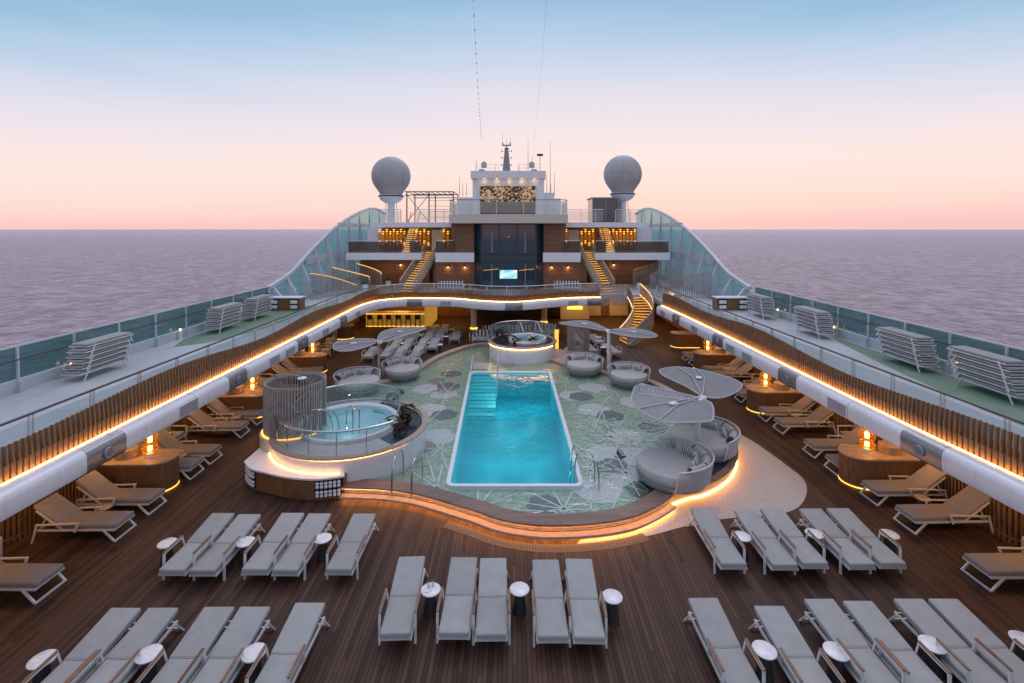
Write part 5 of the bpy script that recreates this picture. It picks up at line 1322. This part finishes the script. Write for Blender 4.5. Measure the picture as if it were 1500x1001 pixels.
# arched side screens
PR = crom([(31.7, 4.15), (34.9, 4.85), (37.8, 6.05), (40.7, 7.15), (43.6, 8.1), (47.4, 9.1), (51.5, 9.9), (55, 10.35), (58, 10.3), (61, 9.9)], 5)
def topz(y):
    for a, b in zip(PR, PR[1:]):
        if a[0] <= y <= b[0]: return a[1]+(b[1]-a[1])*(y-a[0])/(b[0]-a[0]+1e-9)
    return PR[-1][1]
for sx, nm_ in ((-1, 'left'), (1, 'right')):
    X = 15.95*sx if sx < 0 else 15.6
    t = thing('arched_screen', 'tall arched white side screen with teal glass rising at the far %s side' % nm_, 'side screen', (X, 46, ZD))
    s = MB()
    for a, b in zip(PR, PR[1:]): s.bar((X, a[0], a[1]), (X, b[0], b[1]), .24, .22)
    s.done('arch_beam', M['arch'], t)
    s = MB(); s.box((X, 47, ZD+.25), (.25, 30.5, .5)); s.done('sill_beam', M['arch'], t)
    s = MB(); s.box((X, 49, 5.6), (.22, 23.5, .6)); s.done('deck_beam', M['arch'], t)
    s = MB(); s.box((X, 53, 8.4), (.2, 17, .4)); s.done('deck_beam', M['arch'], t)
    s = MB(); v0 = []; v1 = []
    for y in [31.8+.5*k for k in range(59)]:
        v0.append(s.bm.verts.new((X+.02, y, ZD+.4))); v1.append(s.bm.verts.new((X+.02, y, topz(y))))
    for i in range(len(v0)-1): s.face([v0[i], v0[i+1], v1[i+1], v1[i]])
    s.done('glass_panel', M['archglass'], t)
    for y in (32.2, 34.2, 36.6, 39, 41.5, 44.2, 47.2, 50.5, 54, 58):
        s = MB(); z1 = topz(y)
        xi = X-sx*(.45 if y < 46 else .3)
        s.poly([(0, 0), (0, 0), (0, 0)], 0) if False else None
        for dy in (-.09, .09): pass
        a = [Vector((X, y-.12, ZD)), Vector((xi-sx*.35, y-.12, ZD)), Vector((xi-sx*.2, y-.12, ZD+(z1-ZD)*.45)), Vector((X, y-.12, z1))]
        b_ = [v+Vector((0, .24, 0)) for v in a]
        va = [s.bm.verts.new(v) for v in a]; vb = [s.bm.verts.new(v) for v in b_]
        s.face(va); s.face(vb[::-1])
        for i in range(4): s.face([va[i], va[(i+1) % 4], vb[(i+1) % 4], vb[i]])
        s.done('buttress', M['arch'], t)

# towel stations on the promenades
for sx, (a, b) in ((-1, (393, 440)), (1, (1050, 1098))):
    p, q = at(a, 455, ZD), at(b, 455, ZD); nm_ = 'left' if sx < 0 else 'right'
    t = thing('towel_station', 'wooden towel station with white top at the far %s promenade' % nm_, 'towel station', ((p.x+q.x)/2, p.y, ZD))
    s = MB(); bx(s, p.x, q.x, p.y, p.y+.7, ZD, ZD+.78); s.done('body', M['deskwood'], t)
    s = MB(); bx(s, p.x-.05, q.x+.05, p.y-.08, p.y+.75, ZD+.782, ZD+.84); s.done('counter_top', M['white'], t)
    wd = q.x-p.x
    for u in (.18, .8):
        s = MB(); bx(s, p.x+wd*(u-.13), p.x+wd*(u+.13), p.y-.012, p.y-.004, ZD+.08, ZD+.72); sh = s.done('open_shelf', M['black'], t)
        for z in (.1, .42):
            s = MB(); s.box((p.x+wd*u, p.y-.03, ZD+z+.12), (wd*.22, .05, .22), bevel=.02); s.done('folded_towels', M['towel'], sh, True)

# ------------------------------------------------------------------ radomes, mast, roof gear
for i, (px, py, rp) in enumerate(((573, 258, 28), (912, 255.5, 27.5))):
    Y = 50; c = up(px, py, Y); r_ = rp*Y/F
    t = thing('radome', 'large grey spherical radome on the top %s deck' % ('left', 'right')[i], 'radome', (c.x, Y, 8.6), group='large radomes')
    prof = [(0, r_)]+[(r_*math.sin(R(a)), r_*math.cos(R(a))) for a in range(8, 129, 6)]+[(r_*.58, -r_*.92), (r_*.56, -r_*1.0)]
    s = MB(); s.lathe(prof, c, 48); s.done('dome', M['radome'], t, True)
    s = MB(); s.lathe([(r_*1.003*math.sin(R(a)), r_*1.003*math.cos(R(a))) for a in (88.6, 89.4)], c, 48)
    for k in range(6):
        a = R(60*k+20); s.tube([c+Vector((r_*1.001*math.sin(R(q))*math.cos(a), r_*1.001*math.sin(R(q))*math.sin(a), r_*1.001*math.cos(R(q)))) for q in range(0, 121, 8)], .012, 4)
    s.done('panel_seam', M['grey'], t)
    s = MB(); s.lathe([(0, -r_*1.0), (r_*.62, -r_*1.0), (r_*.64, -r_*1.1), (r_*.5, -r_*1.3), (r_*.3, -r_*1.42), (0, -r_*1.42)], c, 32); s.done('collar', M['white'], t, True)
    s = MB(); s.lathe([(r_*.645, -r_*1.03), (r_*.655, -r_*1.03), (r_*.655, -r_*1.09), (r_*.645, -r_*1.09), (r_*.645, -r_*1.03)], c, 32); s.done('dark_band', M['black'], t)
    s = MB(); s.lathe([(.4, 8.6), (.36, c.z-r_*1.35)], (c.x, Y, 0), 20); s.bar((c.x+.7, Y, 8.6), (c.x+.5, Y, c.z-r_*1.2), .06); s.bar((c.x-.7, Y, 8.6), (c.x-.5, Y, c.z-r_*1.2), .06); s.done('pedestal', M['white'], t, True)
t = thing('signal_mast', 'grey tapered signal mast on the roof of the tower', 'mast', (-.5, 47, 13.5))
s = MB(); s.box((-.53, 47, 14.65), (.8, .6, 2.3), taper=.42); s.box((-.53, 47, 15.85), (.42, .4, .08)); s.done('mast_column', M['grey'], t)
s = MB(); s.box((-.53, 47, 16.15), (.85, .12, .12)); s.box((-.53, 47, 16.0), (.1, .1, .4)); s.box((-.9, 47, 16.3), (.12, .1, .25)); s.box((-.16, 47, 16.3), (.12, .1, .25))
for z in (14.2, 14.9, 15.55): s.bar((-1.0, 47, z), (-.06, 47, z), .03); s.box((-1.0, 47, z+.05), (.1, .1, .14)); s.box((-.06, 47, z+.05), (.1, .1, .14))
s.done('cross_arms', M['grey'], t)
s = MB(); s.bar((-.92, 47, 16.3), (-.92, 47, 17.3), .02); s.bar((-.15, 47, 16.3), (-.15, 47, 16.9), .02); s.bar((-.53, 47, 16.2), (-.53, 47, 16.8), .025); s.done('antenna_rod', M['grey'], t)
for i, (px, w_) in enumerate(((709, .5), (779, .5))):
    c = up(px, 243, 47); t = thing('small_dome', 'small grey satellite dome at the %s of the tower roof' % ('left', 'right')[i], 'satellite dome', (c.x, 47, 13.5), group='small domes on the tower roof')
    s = MB(); s.lathe([(0, .42)]+[(.28*math.sin(R(a)), .14+.28*math.cos(R(a))) for a in range(10, 91, 16)]+[(.26, -.2), (0, -.25)], c, 20); s.done('dome', M['radome'], t, True)
    s = MB(); s.box((c.x, 47, 13.6), (.3, .3, .25)); s.bar((c.x+(-.5 if i == 0 else .5), 47, 13.75), (c.x, 47, 13.75), .12, .14); s.done('bracket', M['grey'], t)
c = up(791, 228, 47); t = thing('floodlight_pole', 'thin pole with dark floodlight at the right edge of the tower roof', 'light pole', (c.x, 47, 13.5))
s = MB(); s.bar((c.x, 47, 13.5), (c.x, 47, c.z), .07); s.done('pole', M['white'], t); s = MB(); s.box((c.x, 47, c.z+.05), (.6, .3, .2), bevel=.06); s.done('floodlight', M['black'], t)
t = thing('roof_railing', 'thin open railing around the tower roof', 'railing', (-.3, 46, 13.5)); s = MB()
for z in (13.85, 14.2): s.bar((-3.4, 46.2, z), (-1.3, 46.2, z), .025); s.bar((.6, 46.2, z), (2.7, 46.2, z), .025)
s.done('rails', M['white'], t)
for x in (-3.4, -2.8, -2.1, -1.3, .6, 1.3, 2.0, 2.7): s = MB(); s.bar((x, 46.2, 13.5), (x, 46.2, 14.22), .03); s.done('post', M['white'], t)
ants = [(697.5, 232, 252), (673, 257, 288), (678, 267, 288), (683.5, 268, 287), (773.5, 205, 238), (779.5, 229, 240), (801, 257, 284), (806, 208, 290), (812, 252, 287), (807, 269, 290), (725, 240, 252), (760, 240, 252)]
for i, (px, ya, yb2) in enumerate(ants):
    a, b = up(px, ya, 47.3), up(px, yb2, 47.3); low = 13.5 if yb2 < 256 and ya < 250 else b.z
    s = MB(); s.tube([(a.x, 47.3, min(low, b.z)), (a.x, 47.3, a.z)], .03, 6, rad=[.035, .012]); wn_ = ['at the left end of the tower roof', 'left of the tower, tallest', 'left of the tower, second', 'left of the tower beside the wall', 'at the right of the tower roof, tallest', 'beside the right small dome', 'right of the tower, first', 'right of the tower, tallest', 'right of the tower, outermost', 'right of the tower, shortest', 'short one left of the mast', 'short one right of the mast'][i]
    tag(s.done('whip_antenna', M['grey']), 'thin whip antenna '+wn_, 'antenna', 'whip antennas around the tower')
# pergola left, equipment box right
t = thing('steel_pergola', 'dark steel pergola frame on the top left deck', 'pergola', (-8.2, 50, 8.62))
xA, xB = up(596, 300, 48).x, up(664, 300, 48).x; zt = up(600, 281, 48).z
s = MB()
for x in (xA, xA+2.2, xB): s.bar((x, 48, 8.62), (x, 48, zt), .1); s.bar((x, 52, 8.62), (x, 52, zt), .1)
s.done('posts', M['black'], t)
s = MB()
for z in (zt, zt-.35): s.bar((xA-.2, 48, z), (xB, 48, z), .09, .08); s.bar((xA-.2, 52, z), (xB, 52, z), .09, .08)
for k in range(9): x = xA+(xB-xA)*k/8; s.bar((x, 48, zt), (x, 52, zt), .06)
for k in range(4): z = 9.2+.55*k; s.bar((xA+2.2, 48, z), (xB, 48, z), .03)
s.bar((xA, 48, 8.7), (xA+2.2, 48, zt-.3), .05); s.bar((xA+2.2, 48, 8.7), (xA, 48, zt-.3), .05); s.done('beams', M['black'], t)
t = thing('equipment_cabin', 'dark glazed equipment cabin beside the right radome', 'cabin', (9.2, 49, 8.62))
xA, xB = up(868, 300, 48).x, up(906, 300, 48).x; zt = up(880, 291, 48).z
s = MB(); bx(s, xA, xB, 48, 51, 8.63, zt); s.done('cabin_wall', M['darkglass'], t); s = MB(); bx(s, xA-.1, xB+.1, 47.9, 51.1, zt, zt+.12); s.done('cabin_roof', M['grey'], t)
s = MB()
for x in (xA, (xA+xB)/2, xB): s.bar((x, 47.97, 8.63), (x, 47.97, zt), .06)
s.done('mullion', M['grey'], t)
# festoon cable and wire from the mast overhead
t = thing('festoon_cable', 'hanging cable dotted with small bulbs above the pool, left of centre', 'cable', up(706, 205, 47))
A_, B_ = up(706, 205, 47), up(690, -60, 14)
pts = [A_.lerp(B_, k/30)-Vector((0, 0, .9*math.sin(math.pi*k/30))) for k in range(31)]
s = MB(); s.tube(pts, .003, 4); s.done('wire', M['frame'], t)
s = MB()
for k in range(1, 30): s.box(tuple(pts[k]), (.04, .04, .06))
s.done('bulbs', M['radome'], t)
s = MB(); s.tube([up(780, 235, 47), up(792, 110, 30), up(804, -40, 14)], .004, 4); tag(s.done('stay_wire', M['frame']), 'thin stay wire rising from the tower roof out of the top of the frame', 'wire')
# the backrests never sit at quite the same angle
for o in list(COL.objects):
    if o.name.startswith('back_cushion') and o.parent and o.parent.name.startswith('sun_lounger'):
        rec = o.data.materials[0] is M['taupe']; d = R(random.uniform(-2.5, 3) if rec else random.uniform(-1.2, 1.6))
        p_ = Vector((0, 1.35, .33)) if rec else Vector((0, .93, .33))
        o.location = p_-Matrix.Rotation(d, 3, 'X') @ p_; o.rotation_euler = (d, 0, 0)
# potted plants at the gallery corners
for i, (x, y) in enumerate(((-12.5, 41.2), (-11.3, 44.2), (11.2, 42.4), (10.9, 37.9))):
    t = thing('potted_plant', ['white potted plant by the middle left divider', 'white potted plant by the rear left divider', 'white potted plant by the middle right divider', 'potted plant by the top of the spiral stair'][i], 'plant', (x, y, ZD), group='potted plants on the front gallery')
    s = MB(); s.lathe([(0, ZD), (.2, ZD), (.28, ZD+.3), (.2, ZD+.5), (0, ZD+.5)], (x, y, 0), 18); s.done('pot', M['white'], t, True)
    s = MB()
    for k in range(90):
        d = Vector((random.gauss(0, .22), random.gauss(0, .22), random.uniform(.05, .6))); c = Vector((x, y, ZD+.5))+d; a = Vector((random.uniform(-1, 1), random.uniform(-1, 1), random.uniform(-.3, 1))).normalized()*.1; b = Vector((a.y, -a.x, .02)).normalized()*.035
        s.face([s.bm.verts.new(v) for v in (c-a, c+b, c+a, c-b)])
    s.done('foliage', M['leaf'], t)
SC.cycles.max_bounces = 6; SC.cycles.transparent_max_bounces = 12; SC.cycles.caustics_reflective = False; SC.cycles.caustics_refractive = False
SC.cycles.sample_clamp_indirect = 4
